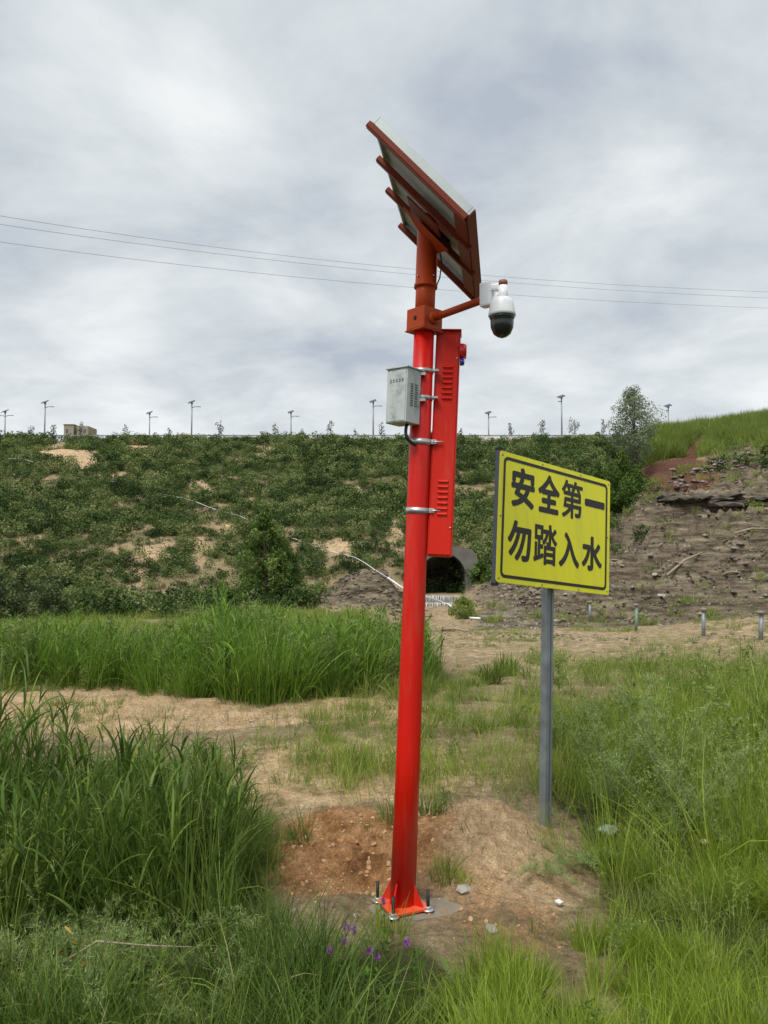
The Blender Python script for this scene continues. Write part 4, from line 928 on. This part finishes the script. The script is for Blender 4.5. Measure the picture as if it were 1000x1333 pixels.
for s in (-1, 1):
    q = [(CULX + s * 1.45, CULY, cz0 - .1), (CULX + s * 1.45, CULY, cz0 + 1.3), (CULX + s * 1.75, CULY - 1.1, cz0 + .4), (CULX + s * 1.75, CULY - 1.1, cz0 - .3)]
    mb = MB(oc); mb.prism(q, (s * .22, 0, 0)); mb.build('wing_wall', M_hw, cu)
# weir of stone steps with falling water
M_water = pbr('white_water', (.50, .54, .55), .25, noise=.15, nscale=30, bump=.5, bscale=20)
wz = cz0
we = empty('stone_weir', (CULX - .2, 39.6, wz - .6), 'low stepped stone weir below the culvert mouth', 'weir')
for k, (yy, zt_, hh_) in enumerate(((40.9, wz + .03, .5), (40.1, wz - .28, .45), (39.3, wz - .55, .4))):
    for q in range(7):
        w_ = 2.5 / 7; c = Vector((CULX - 1.35 + w_ * (q + .5), yy + random.uniform(-.05, .05), zt_ - hh_ / 2))
        mb = MB(we.location); mb.box(c, (w_ - .03, .75, hh_), Matrix.Rotation(random.uniform(-.05, .05), 3, 'Z'), .03); mb.build('stone', M_stone, we)
mbw = MB((0, 0, 0))
for k, (yy, zt_, dz_) in enumerate(((40.9 - .40, wz + .04, .33), (40.1 - .40, wz - .27, .30), (39.3 - .40, wz - .54, .36))):
    for q in range(17):
        xx = CULX - 1.3 + 2.4 * (q + random.uniform(.1, .9)) / 26; w_ = random.uniform(.012, .06)
        pts = [(xx, yy + .7, zt_ + .004), (xx, yy + .02, zt_ + .01), (xx + random.uniform(-.03, .03), yy - .07, zt_ - dz_ * .4), (xx + random.uniform(-.05, .05), yy - .12, zt_ - dz_)]
        rings = [[Vector(p) + Vector((-w_ / 2, 0, 0)), Vector(p) + Vector((0, -.02, .012)), Vector(p) + Vector((w_ / 2, 0, 0)), Vector(p) + Vector((0, .02, -.01))] for p in pts]
        mbw.quadloop(rings)
tag(mbw.build('falling_water', M_water), 'thin white strands of water spilling down the stone weir', 'water', kind='stuff')
# shallow pool below
bm = bmesh.new(); vs = [bm.verts.new((CULX - .5 + 1.3 * math.cos(a) * (1 + .2 * math.sin(3 * a)), 37.5 + 1.6 * math.sin(a), -1.70)) for a in np.linspace(0, 2 * PI, 28, endpoint=False)]
bm.faces.new(vs); me = bpy.data.meshes.new('stream_water'); bm.to_mesh(me); bm.free()
tag(link('stream_water', me, pbr('stream_water', (.05, .05, .04), .08, noise=.2, bump=.2, bscale=6)), kind='structure')

# ------------------------------------------------------------------ white hose down the hillside
pts = []
hp = [(-60, 592), (0, 600), (30, 603), (70, 612), (110, 622), (150, 630), (210, 646), (255, 661), (300, 673), (340, 690), (385, 707), (440, 722), (475, 742), (520, 768)]
for (a, b), (c, d) in zip(hp[:-1], hp[1:]):
    for t in (0, .33, .66):
        g = ground_hit(a + (c - a) * t, b + (d - b) * t, 30); pts.append(g + Vector((0, 0, .25 + .16 * math.sin(len(pts) * 1.3) + .12 * math.sin(len(pts) * .37))))
sm = [pts[0]] + [(pts[i - 1] + pts[i] * 2 + pts[i + 1]) / 4 for i in range(1, len(pts) - 1)] + [pts[-1]]
mb = MB(sm[0]); mb.tube(sm, .020, 6)
o = mb.build('white_hose', M_white, loc=sm[0]); tag(o, 'long thin white hose running diagonally down the shrubby hillside', 'hose')
q0 = sm[-1]; pts = [q0, at(535, 773, q0.y - .4), at(562, 779, 38.8), ground_hit(583, 789, 25) + Vector((0, 0, .12)), ground_hit(597, 799, 22) + Vector((0, 0, .08)), ground_hit(612, 806, 20) + Vector((0, 0, .05)), ground_hit(626, 807, 20) + Vector((0, 0, .05))]
mb = MB(q0); mb.tube(pts, .045, 8); o = mb.build('white_pipe', M_white, loc=q0); tag(o, 'thicker white pipe end lying on the ground by the weir', 'pipe')

# ------------------------------------------------------------------ stakes with flat caps
for k, (px_, pyt, pyb) in enumerate(((768, 784, 809), (828, 788, 822), (916, 794, 828), (990, 798, 833))):
    g = ground_hit(px_, pyb, 8); top = at(px_, pyt, g.y)
    lab = ['short grey stake with a flat cap, nearest the yellow sign', 'greenish capped stake, second from the yellow sign', 'grey capped stake, third from the yellow sign', 'grey capped stake at the right edge of the picture'][k]
    e = empty('capped_stake', g, lab, 'stake', 'capped stakes along the foot of the bank')
    mb = MB(g); mb.tube([g - Vector((0, 0, .1)), top + Vector((random.uniform(-.03, .03), 0, 0))], .045, 12)
    mb.build('post', pbr('stake_green', (.16, .25, .20), .6, noise=.25) if k == 1 else M_post, e)
    mb = MB(g); mb.lathe(Vector((top.x, top.y, 0)), (0, 0, 1), [(.045, top.z - .03), (.10, top.z), (.10, top.z + .028), (.04, top.z + .05), (.001, top.z + .061)], 14); mb.build('cap', M_conc, e)

# ------------------------------------------------------------------ power lines
for k, (a, b, c) in enumerate(((281, 350, 380), (292, 357, 388), (315, 374, 401))):
    pts = []
    for i in range(41):
        px_ = -900 + 2700 * i / 40.; Yw = 44 + 34 * (px_ / 1000.)
        Yw = max(Yw, 18)
        q = np.polyfit([0, 535, 1000], [a, b, c], 2); py_ = np.polyval(q, px_) if px_ > -200 else np.polyval(q, -200) + (px_ + 200) * np.polyval(np.polyder(q), -200)
        pts.append(at(px_, py_, Yw))
    mb = MB(pts[0]); mb.tube(pts, .012, 5); o = mb.build('power_line', pbr('cable_grey', (.22, .24, .25), .6), loc=pts[0])
    tag(o, ['highest of the three thin overhead wires crossing the sky', 'middle one of the three thin overhead wires', 'lowest of the three thin overhead wires crossing the sky'][k], 'power line', 'overhead wires')

# ------------------------------------------------------------------ road on the embankment: guard rail, lamps, saplings, building
mb = MB((0, 101.5, 16))
gr = empty('guard_rail', (0, 101.5, 16), 'long pale guard rail along the road on top of the embankment', 'guard rail')
xs = np.arange(-80, 34, 2.0)
def crest(px_, py_, Yv): return at(px_, py_, Yv)
zc = at(500, 568.5, 101.5).z
for i, x_ in enumerate(xs):
    mb = MB(gr.location); mb.box((x_, 101.5, zc - .25), (.12, .12, 1.2)); mb.build('rail_post', M_alu, gr)
mb = MB(gr.location); mb.box((-23, 101.38, zc + .14), (114, .06, .16)); mb.build('upper_rail', pbr('rail_grey', (.22, .24, .25), .6), gr)
mb = MB(gr.location); mb.box((7, 101.42, zc - .20), (54, .10, .42)); mb.build('white_kerb_wall', pbr('kerb_white', (.62, .62, .60), .8, noise=.2, nscale=.6), gr)
def lamp(px_, pyt, Yl, sd, label, double=False):
    zt = at(px_, pyt, Yl); hgt = 7.0; b = Vector((zt.x, Yl, zt.z - hgt)); tl = random.uniform(-.14, .14)
    e = empty('street_lamp', b, label, 'street lamp', 'solar street lamps along the embankment road')
    mb = MB(b); mb.tube([b, b + Vector((0, 0, hgt - .1))], [.13, .085], 8); mb.build('pole', M_post, e)
    mb = MB(b); mb.box(b + Vector((-.05, 0, hgt)), (1.0, .9, .07), Matrix.Rotation(R(-18), 3, 'Y') @ Matrix.Rotation(R(25), 3, 'X')); mb.build('solar_panel', M_frame, e)
    mb = MB(b); mb.box(b + Vector((0, 0, hgt - .2)), (.25, .25, .3)); mb.build('battery_box', M_post, e)
    for s in ([sd, -sd] if double else [sd]):
        mb = MB(b); mb.tube([b + Vector((0, 0, hgt - .9)), b + Vector((s * .5, 0, hgt - .72)), b + Vector((s * .9, 0, hgt - .72))], .05, 6); mb.box(b + Vector((s * 1.05, 0, hgt - .74)), (.55, .26, .09), bev=.02); mb.build('lamp_arm', M_post, e)
lamp(7, 535, 122, 1, 'street lamp with twin heads at the far left edge', True)
lamp(59, 523, 112, 1, 'tall street lamp left of the low beige building')
lamp(195, 537, 125, 1, 'shorter street lamp right of the low beige building')
lamp(250, 523, 112, 1, 'tall street lamp between the beige building and the dark round bush')
lamp(379, 536, 125, 1, 'shorter street lamp above the dark round bush')
lamp(486, 522, 112, 1, 'tall street lamp just left of the grey control box')
lamp(636, 537, 125, 1, 'shorter street lamp just right of the red cabinet')
lamp(731, 516, 111, -.2, 'tallest street lamp, standing above the yellow sign')
lamp(870, 528, 118, -.2, 'street lamp showing behind the airy tree')
M_sap = leafmat('sapling_leaf', [(0, (.05, .06, .045)), (1, (.12, .14, .10))], trans=.2, instvar=.2)
def sapling(px_, pyt, w, label, Yl=114):
    top = at(px_, pyt, Yl); hgt = 4.2; b = Vector((top.x, Yl, top.z - hgt))
    e = empty('sapling', b, label, 'tree', 'young trees along the embankment road')
    mb = MB(b); mb.tube([b, b + Vector((0, 0, hgt * .95))], [.06, .03], 5); mb.build('trunk', M_bark, e)
    k = 8; zz = np.linspace(hgt - 2.2, hgt - .25, k); c = np.stack([rng.normal(0, .18 * w, k), rng.normal(0, .18 * w, k), zz], 1)
    rr_ = (.42 * w * np.sin(np.linspace(.6, 2.7, k)) + .12)
    V, F, cv = leafcloud4(c, rr_, int(130 * w + 60), .22); link('crown', np_mesh('crown', V, F, cv), M_sap, e)
sapl = [(40, 553, .8), (70, 551, .9), (104, 549, .9), (163, 552, .7), (220, 555, .6), (287, 547, .9), (358, 550, .9), (393, 556, .5), (431, 547, 1), (463, 558, .6), (497, 549, .7), (600, 556, .6), (665, 550, .7), (707, 545, .9), (748, 545, 1.6), (785, 545, .7)]
SL = ['thin young tree nearest the left edge of the road', 'young tree right of the leftmost tall lamp', 'young tree in front of the low beige building', 'dark thin young tree left of the shorter lamp', 'tiny young tree between a short and a tall lamp',
      'full young tree right of the second tall lamp', 'young tree left of the short lamp above the round bush', 'very small young tree right of the short lamp', 'bushy young tree midway to the control box', 'tiny young tree just left of the tall lamp by the control box',
      'young tree touching the tall lamp by the control box', 'small young tree right next to the red cabinet', 'thin young tree right of the short lamp by the red cabinet', 'young tree just left of the tallest lamp', 'widest young tree right of the tallest lamp', 'slender young tree left of the airy poplar']
for (a, b, c), lb in zip(sapl, SL): sapling(a, b, c, lb)
b0 = at(105, 570, 135)
bd = empty('low_building', b0 - Vector((0, 0, 4)), 'low beige building far behind the hillside at the left', 'building')
M_bei = pbr('beige_wall', (.27, .255, .19), .9, noise=.15, nscale=.8)
mb = MB(bd.location); mb.box(b0 + Vector((-1.3, 0, -1.0)), (1.7, 4, 6.0)); mb.build('wall', M_bei, bd)
mb = MB(bd.location); mb.box(b0 + Vector((1.1, 0, -1.2)), (2.0, 4, 6.0)); mb.build('annex', M_bei, bd)
mb = MB(bd.location); mb.box(b0 + Vector((-1.3, 0, 2.06)), (1.9, 4.2, .12)); mb.build('roof', M_conc, bd)
for xx in (-1.6, .8, 1.5):
    mb = MB(bd.location); mb.box(b0 + Vector((xx, -2.02, .9)), (.35, .06, .7)); mb.build('window', M_frame, bd)

# ------------------------------------------------------------------ bushes and trees
def bush(px_, pyb, pyt, wpx, name, label, n, size, m_, shape='round', Y0=None, sparse=1., parts=None):
    g = ground_hit(px_, pyb, 14) if Y0 is None else None
    if Y0: g = Vector(((px_ - 500) / 1000 * Y0, Y0, 0)); g.z = gz(g.x, g.y)
    hgt = at(px_, pyt, g.y).z - g.z; hw = wpx / 2000. * g.y
    e = empty(name, g, label, 'tree' if 'tree' in name else 'bush')
    mb = MB((0, 0, 0)); limbs = []
    nb = 5 if hgt < 2.5 else 9
    k = int(26 + hgt * 9); c = []; rr_ = []
    for i in range(k):
        t = (i + .5) / k
        if shape == 'round': prof = math.sin(min(1, .18 + t * .95) * PI) ** .55
        elif shape == 'poplar': prof = (math.sin(min(1, (t) ** .8 * .97 + .03) * PI) ** .8) * .85 + .1
        else: prof = 1 - .5 * t
        r_ = hw * prof * math.sqrt(random.random()) * (.82 if shape != 'poplar' else .95); a = random.uniform(0, 2 * PI); zz = hgt * (.08 + .86 * t)
        if shape == 'poplar': zz = hgt * (.30 + .66 * t)
        c.append((r_ * math.cos(a), r_ * math.sin(a), zz)); rr_.append(hw * random.uniform(.20, .36) * (.6 + .4 * prof))
    lean = .06
    mb.tube([(0, 0, -.1), (hw * .05, 0, hgt * .3), (hw * .02, hw * .05, hgt * .6), (0, 0, hgt * .93)], [hgt * .018 + .02, hgt * .014 + .015, hgt * .008 + .01, .008], 7)
    mb.build('trunk', M_bark, e)
    for i in random.sample(range(k), min(k, 12)):
        cc = Vector(c[i]); st = Vector((0, 0, cc.z * .55)); mb = MB((0, 0, 0)); mid = st.lerp(cc, .5) + Vector((0, 0, -.05 * hgt))
        mb.tube([st, mid, cc], [hgt * .006 + .006, hgt * .004 + .004, .004], 5); mb.build('limb', M_bark, e)
    V, F, cv = leafcloud4(np.array(c), np.array(rr_) * (1.0 if sparse == 1 else sparse), n, size)
    V[:, 2] = np.maximum(V[:, 2], .0)
    link('crown', np_mesh('crown', V, F, cv), m_, e); return e
M_willow = leafmat('willow_leaf', [(0, (.05, .095, .020)), (.5, (.125, .195, .045)), (1, (.24, .31, .09))], trans=.3, rough=.6, instvar=.1, spec=.15)
bush(345, 800, 654, 80, 'willow_tree', 'tall dense green bushy tree at the foot of the hill left of the pole', 17000, .12, M_willow, Y0=37.5)
bush(372, 795, 700, 50, 'willow_tree', 'lower dark green bushy tree merging with the right side of the dense one', 6000, .13, M_bush, Y0=39.0)
bush(828, 692, 501, 76, 'airy_tree', 'airy pale-leaved tree rising above the road line beside the grassy hill', 9500, .12, M_pale, 'poplar', Y0=49, sparse=1.0)
bush(812, 700, 585, 80, 'scrub_bush', 'dark leafy bush at the foot of the airy tree', 9000, .14, M_bush, Y0=46)
bush(780, 700, 600, 50, 'scrub_bush', 'dark leafy bush showing just right of the yellow sign top', 6000, .14, M_bush, Y0=47)
bush(30, 790, 738, 70, 'grey_bush', 'grey-green low bush at the left edge behind the reed bed', 4500, .10, M_greyleaf, Y0=27)
bush(75, 788, 745, 50, 'grey_bush', 'small grey-green bush right of the one at the left edge', 3000, .10, M_greyleaf, Y0=28)
bush(2, 790, 745, 50, 'grey_bush', 'grey-green bush cut off by the left edge of the picture', 3000, .10, M_greyleaf, Y0=26)
bush(300, 797, 768, 56, 'low_bush', 'low spreading green bush at the left foot of the dense tree', 3500, .10, M_bush, Y0=34)
bush(603, 801, 776, 44, 'low_bush', 'small bright green bush beside the weir', 3500, .07, M_hillg, Y0=31.5)
bush(626, 778, 728, 34, 'scrub_bush', 'dark bush hugging the right side of the culvert', 4000, .12, M_bush, Y0=41.2)
bush(536, 778, 735, 30, 'scrub_bush', 'dark bush left of the culvert, behind the pole', 3000, .12, M_bush, Y0=41.5)
bush(990, 690, 664, 50, 'low_bush', 'small green bush on top of the bank at the right edge', 2500, .09, M_hillg, Y0=37)
bush(780, 604, 563, 30, 'low_bush', 'low round bush at the road edge left of the airy tree', 1500, .16, M_shrub, Y0=97)
for q_, Yq in ((640, 30), (300, 33), (95, 30)): pass

# ------------------------------------------------------------------ loose stones, slab, driftwood, stakes, litter
rk = [rock_mesh(k + 60, .5) for k in range(8)]
for me in rk: me.materials.append(M_stone)
scr = [rock_mesh(k + 80, .42) for k in range(8)]
for me in scr: me.materials.append(M_purple)
def stone(px_, py_, wpx, lst, label, cat='stone', grp=None, y0=2.2, hgt=.8):
    g = ground_hit(px_, py_, y0); s = wpx / 1000. * g.y
    if grp and 'scree' in grp: label = ('broad ' if wpx > 10.5 else 'small ') + 'flat purplish-grey stone in the ' + ('left, lower' if px_ < 915 else 'middle' if px_ < 960 else 'right, upper') + ' part of the hill scree'
    if grp and 'bank' in grp: label = ('larger ' if wpx > 9.5 else 'small ') + ('pale' if lst is rk else 'dark') + ' stone bedded in the ' + ('upper' if py_ < 735 else 'lower') + (' left' if px_ < 850 else ' right') + ' part of the eroded bank'
    o = link('stone', random.choice(lst), None, loc=g + Vector((0, 0, s * .08))); o.scale = (s, s * random.uniform(.7, 1.1), s * hgt); o.rotation_euler = (random.uniform(-.2, .2), random.uniform(-.2, .2), random.uniform(0, 6))
    return tag(o, label, cat, grp)
for i in range(60):
    px_ = random.uniform(872, 1000); py_ = 636 - (px_ - 860) * .33 + random.gauss(0, 10)
    stone(px_, py_, random.uniform(6, 14), scr, 'flat purplish-grey stone lying in the scree on the right-hand hill', 'stone', 'stones of the scree', 40)
for i in range(34):
    px_ = random.uniform(690, 1000); py_ = random.uniform(690, 815)
    stone(px_, py_, random.uniform(6, 13), rk if i % 2 else scr, 'pale stone bedded in the brown eroded bank', 'stone', 'stones on the eroded bank', 25)
for i in range(14):
    stone(random.uniform(400, 540), random.uniform(795, 808), random.uniform(6, 14), rk, 'pale stone lying along the stream edge left of the pole', 'stone', 'stones by the stream', 20)
stone(328, 940, 10, rk, 'single small stone on the wheel-marked sand clearing')
stone(372, 1006, 8, rk, 'small stone at the edge of the pale sand left of the pole')
stone(1000, 1338, 50, rk, 'grey stone in the bottom right corner of the grass', y0=2, hgt=2.2)
stone(862, 586, 16, scr, 'largest dark stone high on the grassy hill', y0=40)
stone(605, 1160, 26, rk, 'dark clod right of the base plate'); stone(640, 1212, 24, rk, 'flat clod between the pole foot and the lush grass')
# rock ledge
le = empty('rock_ledge', ground_hit(930, 650, 25), 'dark layered rock ledge along the top of the eroded bank', 'rock')
M_dkrock = pbr('dark_strata', (.075, .062, .048), .95, noise=.5, nscale=3, bump=.8, bscale=8)
for k in range(16):
    px_ = 868 + k * 9.5 + random.uniform(-5, 5); py_ = 649 + random.uniform(-3, 8); g = ground_hit(px_, py_, 30)
    me = scr[k % 8].copy(); me.materials.clear(); o = link('slab', me, M_dkrock, le, g + Vector((0, random.uniform(-.3, .1), random.uniform(-.15, .1))) - le.location)
    o.scale = (random.uniform(1.0, 1.9), 1.3, random.uniform(.5, 1.0)); o.rotation_euler = (random.uniform(-.1, .1), random.uniform(-.1, .1), random.uniform(-.4, .4))
g = ground_hit(645, 806, 20)
mb = MB(g); mb.box(g + Vector((0, 0, .06)), (1.15, .8, .14), Matrix.Rotation(.1, 3, 'Z'), .02); tag(mb.build('concrete_slab', M_conc, loc=g), 'flat pale concrete slab lying right of the weir', 'slab')
M_wood = pbr('dead_wood', (.30, .24, .17), .9, noise=.3, nscale=20)
def stick(a, b, r, name, label, y0=8, lift=.05, Yf=None, cat='stick'):
    g = ground_hit(*a, y0); e = ground_hit(*b, y0) if Yf is None else at(b[0], b[1], Yf)
    mb = MB(g); mb.tube([g + Vector((0, 0, lift)), g.lerp(e, .5) + Vector((0, 0, lift * 2)), e + Vector((0, 0, lift))], [r, r * .9, r * .6], 6); tag(mb.build(name, M_wood, loc=g), label, cat)
stick((868, 756), (914, 724), .06, 'dead_branch', 'pale dead branch lying across the bank', 22, .15)
stick((940, 762), (965, 750), .04, 'dead_branch', 'thin dead branch low on the bank near the right stakes', 22, .1)
stick((955, 700), (1003, 694), .05, 'dead_branch', 'grey dead branch at the right edge of the bank', 22, .12)
stick((575, 822), (612, 824), .05, 'dead_branch', 'short dry branch on the gravel below the slab', 12, .05)
g = ground_hit(41, 878, 6); stick((41, 878), (49, 838), .012, 'wooden_stake', 'thin leaning wooden stake in front of the reed bed at the left', 6, .0, g.y + .1, 'stake')
g = ground_hit(84, 882, 6); stick((84, 882), (85, 866), .014, 'wooden_stake', 'short upright wooden stake in the sand by the reed bed', 6, .0, g.y, 'stake')
stick((432, 1010), (300, 1010), .004, 'dry_stalk', 'dry stalk lying on the sand', 3, .03) if False else None
# plastic scrap near the sign post
def crumple(px_, py_, s, m_, name, label, k, y0=2.2, lift=.03):
    g = ground_hit(px_, py_, y0); bm = bmesh.new(); bmesh.ops.create_icosphere(bm, subdivisions=3, radius=.5); r = random.Random(k)
    for v in bm.verts:
        q = float(fbm(np.array([v.co.x * 4 + k]), np.array([v.co.y * 4 + v.co.z * 3]), 9, 3)[0]); v.co *= (.55 + q * .9); v.co.z *= .55
    me = bpy.data.meshes.new(name); bm.to_mesh(me); bm.free(); o = link(name, me, m_, loc=g + Vector((0, 0, lift))); o.scale = (s, s, s); return tag(o, label, 'litter')
crumple(792, 1106, .10, pbr('bag_plastic', (.28, .34, .29), .35, dirt=(.16, .15, .10), dirtamt=.8, dscale=8), 'plastic_bag', 'crumpled pale plastic bag in the weeds right of the signpost', 3, lift=.10)
crumple(458, 1296 - 0, .0, M_white, 'x', 'x', 4) if False else None
crumple(917, 1122, .045, pbr('paper_scrap', (.50, .40, .30), .7), 'paper_scrap', 'small beige paper scrap caught in the weeds at the right', 5, lift=.10)
crumple(728, 1181, .04, pbr('white_scrap', (.62, .63, .60), .6), 'paper_scrap', 'small white scrap on the ground below the signpost', 6, lift=.02)

# ------------------------------------------------------------------ single plants near the camera
def worm_mesh(h, seed, droop):
    """a feathery wormwood: stems with many short side sprays of fine leaves"""
    parts = []; st = []
    ns = 5
    for s in range(ns):
        a = U(0, 2 * PI); ln = U(.15, .55) + droop; hh = h * U(.7, 1.05)
        V, F, cv = strips(np.zeros((1, 3)), np.array([a]), np.array([ln]), np.array([.35 + droop]), np.array([hh]), np.array([.006]), np.array([.5]), 8, twist=np.array([.3]))
        ctr = V.reshape(-1, 2, 3).mean(1); st.append([Vector(p) for p in ctr])
        nb = 40; f = U(.12, 1, nb); k = f * 8; i = np.minimum(k.astype(int), 7); fr = (k - i)[:, None]; b = ctr[i] * (1 - fr) + ctr[i + 1] * fr
        az = U(0, 2 * PI, nb); L = h * .26 * (1.1 - f * .75); V2, F2, cv2 = strips(b, az, U(.5, 1.1, nb), U(-.2, .6, nb), L, np.full(nb, .0025), np.full(nb, .4), 4)
        parts.append((V2, F2, cv2)); c2 = V2.reshape(nb, 5, 2, 3).mean(2)
        for seg in range(1, 5):
            nl = 5
            bb = np.repeat(c2[:, seg], nl, 0) + rng.normal(0, .006, (nb * nl, 3)); m_ = len(bb)
            parts.append(strips(bb, U(0, 2 * PI, m_), U(.2, 1.8, m_), U(-.3, .6, m_), U(.010, .026, m_), U(.004, .0085, m_), U(.1, 1, m_), 1))
    return st, join(parts)
M_stem = pbr('weed_stem', (.20, .24, .09), .7, noise=.2)
def worm_plant(h, seed, droop):
    st, (V, F, cv) = worm_mesh(h, seed, droop)
    r_ = empty('wormwood_plant', (0, 0, 0), 'x', 'plant', None)
    link('foliage', np_mesh('wormwood_foliage', V, F, cv), M_worm, r_)
    for s in st:
        mb = MB((0, 0, 0)); mb.tube(s, [.003 - .0002 * q for q in range(len(s))], 5); mb.build('stem', M_stem, r_)
    return r_
wp = [worm_plant(.62, 1, .0), worm_plant(.6, 2, .15), worm_plant(.5, 3, .6), worm_plant(.55, 4, .7)]
spots = [ # px, py(base), which, scale, label
 (800, 1075, 0, 1.15, 'feathery pale green wormwood standing right beside the signpost'),
 (880, 1110, 0, 1.1, 'tall feathery wormwood right of the plastic bag'),
 (925, 1090, 1, 1.2, 'pale wormwood plant behind the beige paper scrap'),
 (850, 1040, 0, 1.2, 'wormwood among the weeds midway between signpost and right edge'),
 (960, 1130, 1, .9, 'wormwood at the right edge above the lush grass'),
 (745, 1130, 2, .6, 'small drooping wormwood at the foot of the signpost'),
 (80, 1290, 2, .85, 'flattened greyish wormwood in the lower left corner'),
 (160, 1262, 3, .9, 'flattened wormwood with yellow leaves below the reeds'),
 (150, 1325, 3, .8, 'drooping wormwood at the bottom edge'),
 (330, 1275, 3, .7, 'low wormwood beside the dark grass at the bottom'),
 (210, 1235, 2, .8, 'wormwood just in front of the dark reeds'),
 (110, 1250, 2, .75, 'wormwood left of the yellow leaves, under the reeds'),
 (620, 1330, 2, .5, 'pale wormwood spray at the bottom edge below the pole'),
 (700, 1140, 3, .45, 'low trailing wormwood between sand mound and signpost')]
used = set()
for px_, py_, w_, s_, lb in spots:
    g = ground_hit(px_, py_, 2.0); o = wp[w_] if w_ not in used else copy_tree(wp[w_]); used.add(w_)
    o.location = g; s_ *= 1.25 if px_ < 400 else 1.05; o.scale = (s_, s_, s_); o.rotation_euler = (0, 0, random.uniform(0, 6.28)); o['label'] = lb; o['group'] = 'wormwood plants'
# alfalfa with purple flowers
M_purp = pbr('purple_petals', (.26, .06, .34), .6, noise=.2); M_yl = leafmat('yellow_leaf', [(0, (.36, .19, .03)), (1, (.52, .38, .10))], trans=.3)
def clover(px_, py_, h, label):
    g = ground_hit(px_, py_ + h * 1000 / 3.0 * .9, 2.2); e = empty('flowering_clover', g, label, 'flower', 'purple flowers below the pole foot')
    mb = MB((0, 0, 0)); tp = Vector((random.uniform(-.03, .03), random.uniform(-.02, .02), h)); mb.tube([(0, 0, 0), tp * .5 + Vector((.008, 0, 0)), tp], [.0018, .0015, .001], 5); mb.build('stem', M_band, e)
    V, F, cv = leafcloud4(np.array([tp[:]]), np.array([[.011, .011, .013]]), 46, .012); link('petals', np_mesh('petals', V, F, cv), M_purp, e)
    zz = np.linspace(.02, h * .85, 6); c = np.stack([0 * zz + .004, 0 * zz, zz], 1); V, F, cv = leafcloud4(c, np.full(6, .02), 30, .022); link('leaves', np_mesh('leaves', V, F, cv), M_band, e)
fl = [(441, 1218, 'leftmost purple clover head'), (459, 1224, 'purple clover head second from the left'), (457, 1241, 'deep purple clover head in the middle of its cluster'), (475, 1258, 'pale purple clover head low in the cluster'),
      (489, 1257, 'bluish purple clover head low on the right'), (498, 1186, 'purple clover head right by the anchor bolt'), (540, 1243, 'dark purple clover head below the base plate'), (427, 1252, 'faded purple clover head at the lower left')]
for a, b, lb in fl: clover(a, b, random.uniform(.12, .2), lb)
# yellow withered leaves in the lower left
e = empty('withered_weed', ground_hit(140, 1290, 2) + Vector((0, -.12, .06)), 'dead weed with a few yellow-orange leaves in the lower left', 'plant')
mb = MB((0, 0, 0)); mb.tube([(-.12, 0, .10), (0, .01, .17), (.18, 0, .16), (.33, .01, .15)], [.003, .004, .003, .002], 6); mb.build('stem', M_wood, e)
mb = MB((0, 0, 0)); mb.tube([(.0, 0, .0), (0.02, .01, .10), (.04, 0, .24)], [.004, .004, .002], 6); mb.build('stem', M_wood, e)
for k in range(12):
    b_ = np.array([[U(-.14, .14), U(-.04, .04), U(.10, .24)]]); V, F, cv = strips(b_, U(0, 6.28, 1), U(1.2, 2.6, 1), U(-.3, .6, 1), U(.022, .042, 1), U(.007, .014, 1), U(0, 1, 1), 3)
    link('leaf', np_mesh('leaf', V, F, cv), M_yl, e)
# lone tuft on the sand right of the base plate, tuft behind mound
for px_, py_, h, n_, lb in ((577, 1146, .17, 90, 'small bright yellow-green grass tuft on the sand right of the pole foot'), (605, 1150, .09, 60, 'low grass tuft next to the bright one on the sand'), (478, 1080, .07, 40, 'tiny grass tuft in the orange clay left of the pole'),
                            (515, 1072, .22, 120, 'dark grass tuft just behind the pole foot'), (560, 1060, .20, 120, 'grass tuft behind the sand mound'), (500, 1225, .2, 60, 'pale tall blades in front of the base plate'), (640, 890, .32, 160, 'dark tuft of grass left of the signpost on the gravel'), (660, 880, .36, 160, 'dark tuft of grass just beside the signpost on the gravel')):
    g = ground_hit(px_, py_, 2.2); V, F, cv = tuft(n_, h, h * .35, .35, .6, .0045 if g.y < 6 else .012, 5, .04)
    o = link('grass_tuft', np_mesh('grass_tuft', V, F, cv), M_lush if 'bright' in lb or 'pale' in lb else M_mead, loc=g); tag(o, lb, 'grass tuft', 'single grass tufts')
# tall reed heads standing out of the clump
for k, (px_, py_, Yr) in enumerate(((100, 925, 4.1), (165, 930, 4.0), (232, 950, 3.8), (290, 985, 3.7), (60, 915, 4.2), (200, 960, 3.6))):
    top = at(px_, py_, Yr); b_ = Vector((top.x - random.uniform(.0, .1), Yr, gz(top.x, Yr))); V, F, cv = reed(top.z - b_.z, 14, 8, 1, .0, .017, .40)
    o = link('reed_plant', np_mesh('reed_plant', V, F, cv), M_reed, loc=b_); tag(o, ['tall broad-leaved reed sticking out above the clump near the left edge', 'broad-leaved reed, centre left of the clump', 'broad-leaved reed leaning right in the clump', 'broad-leaved reed at the right end of the clump', 'broad-leaved reed at the back of the clump', 'broad-leaved reed in the front of the clump'][k], 'reed', 'broad-leaved reeds')
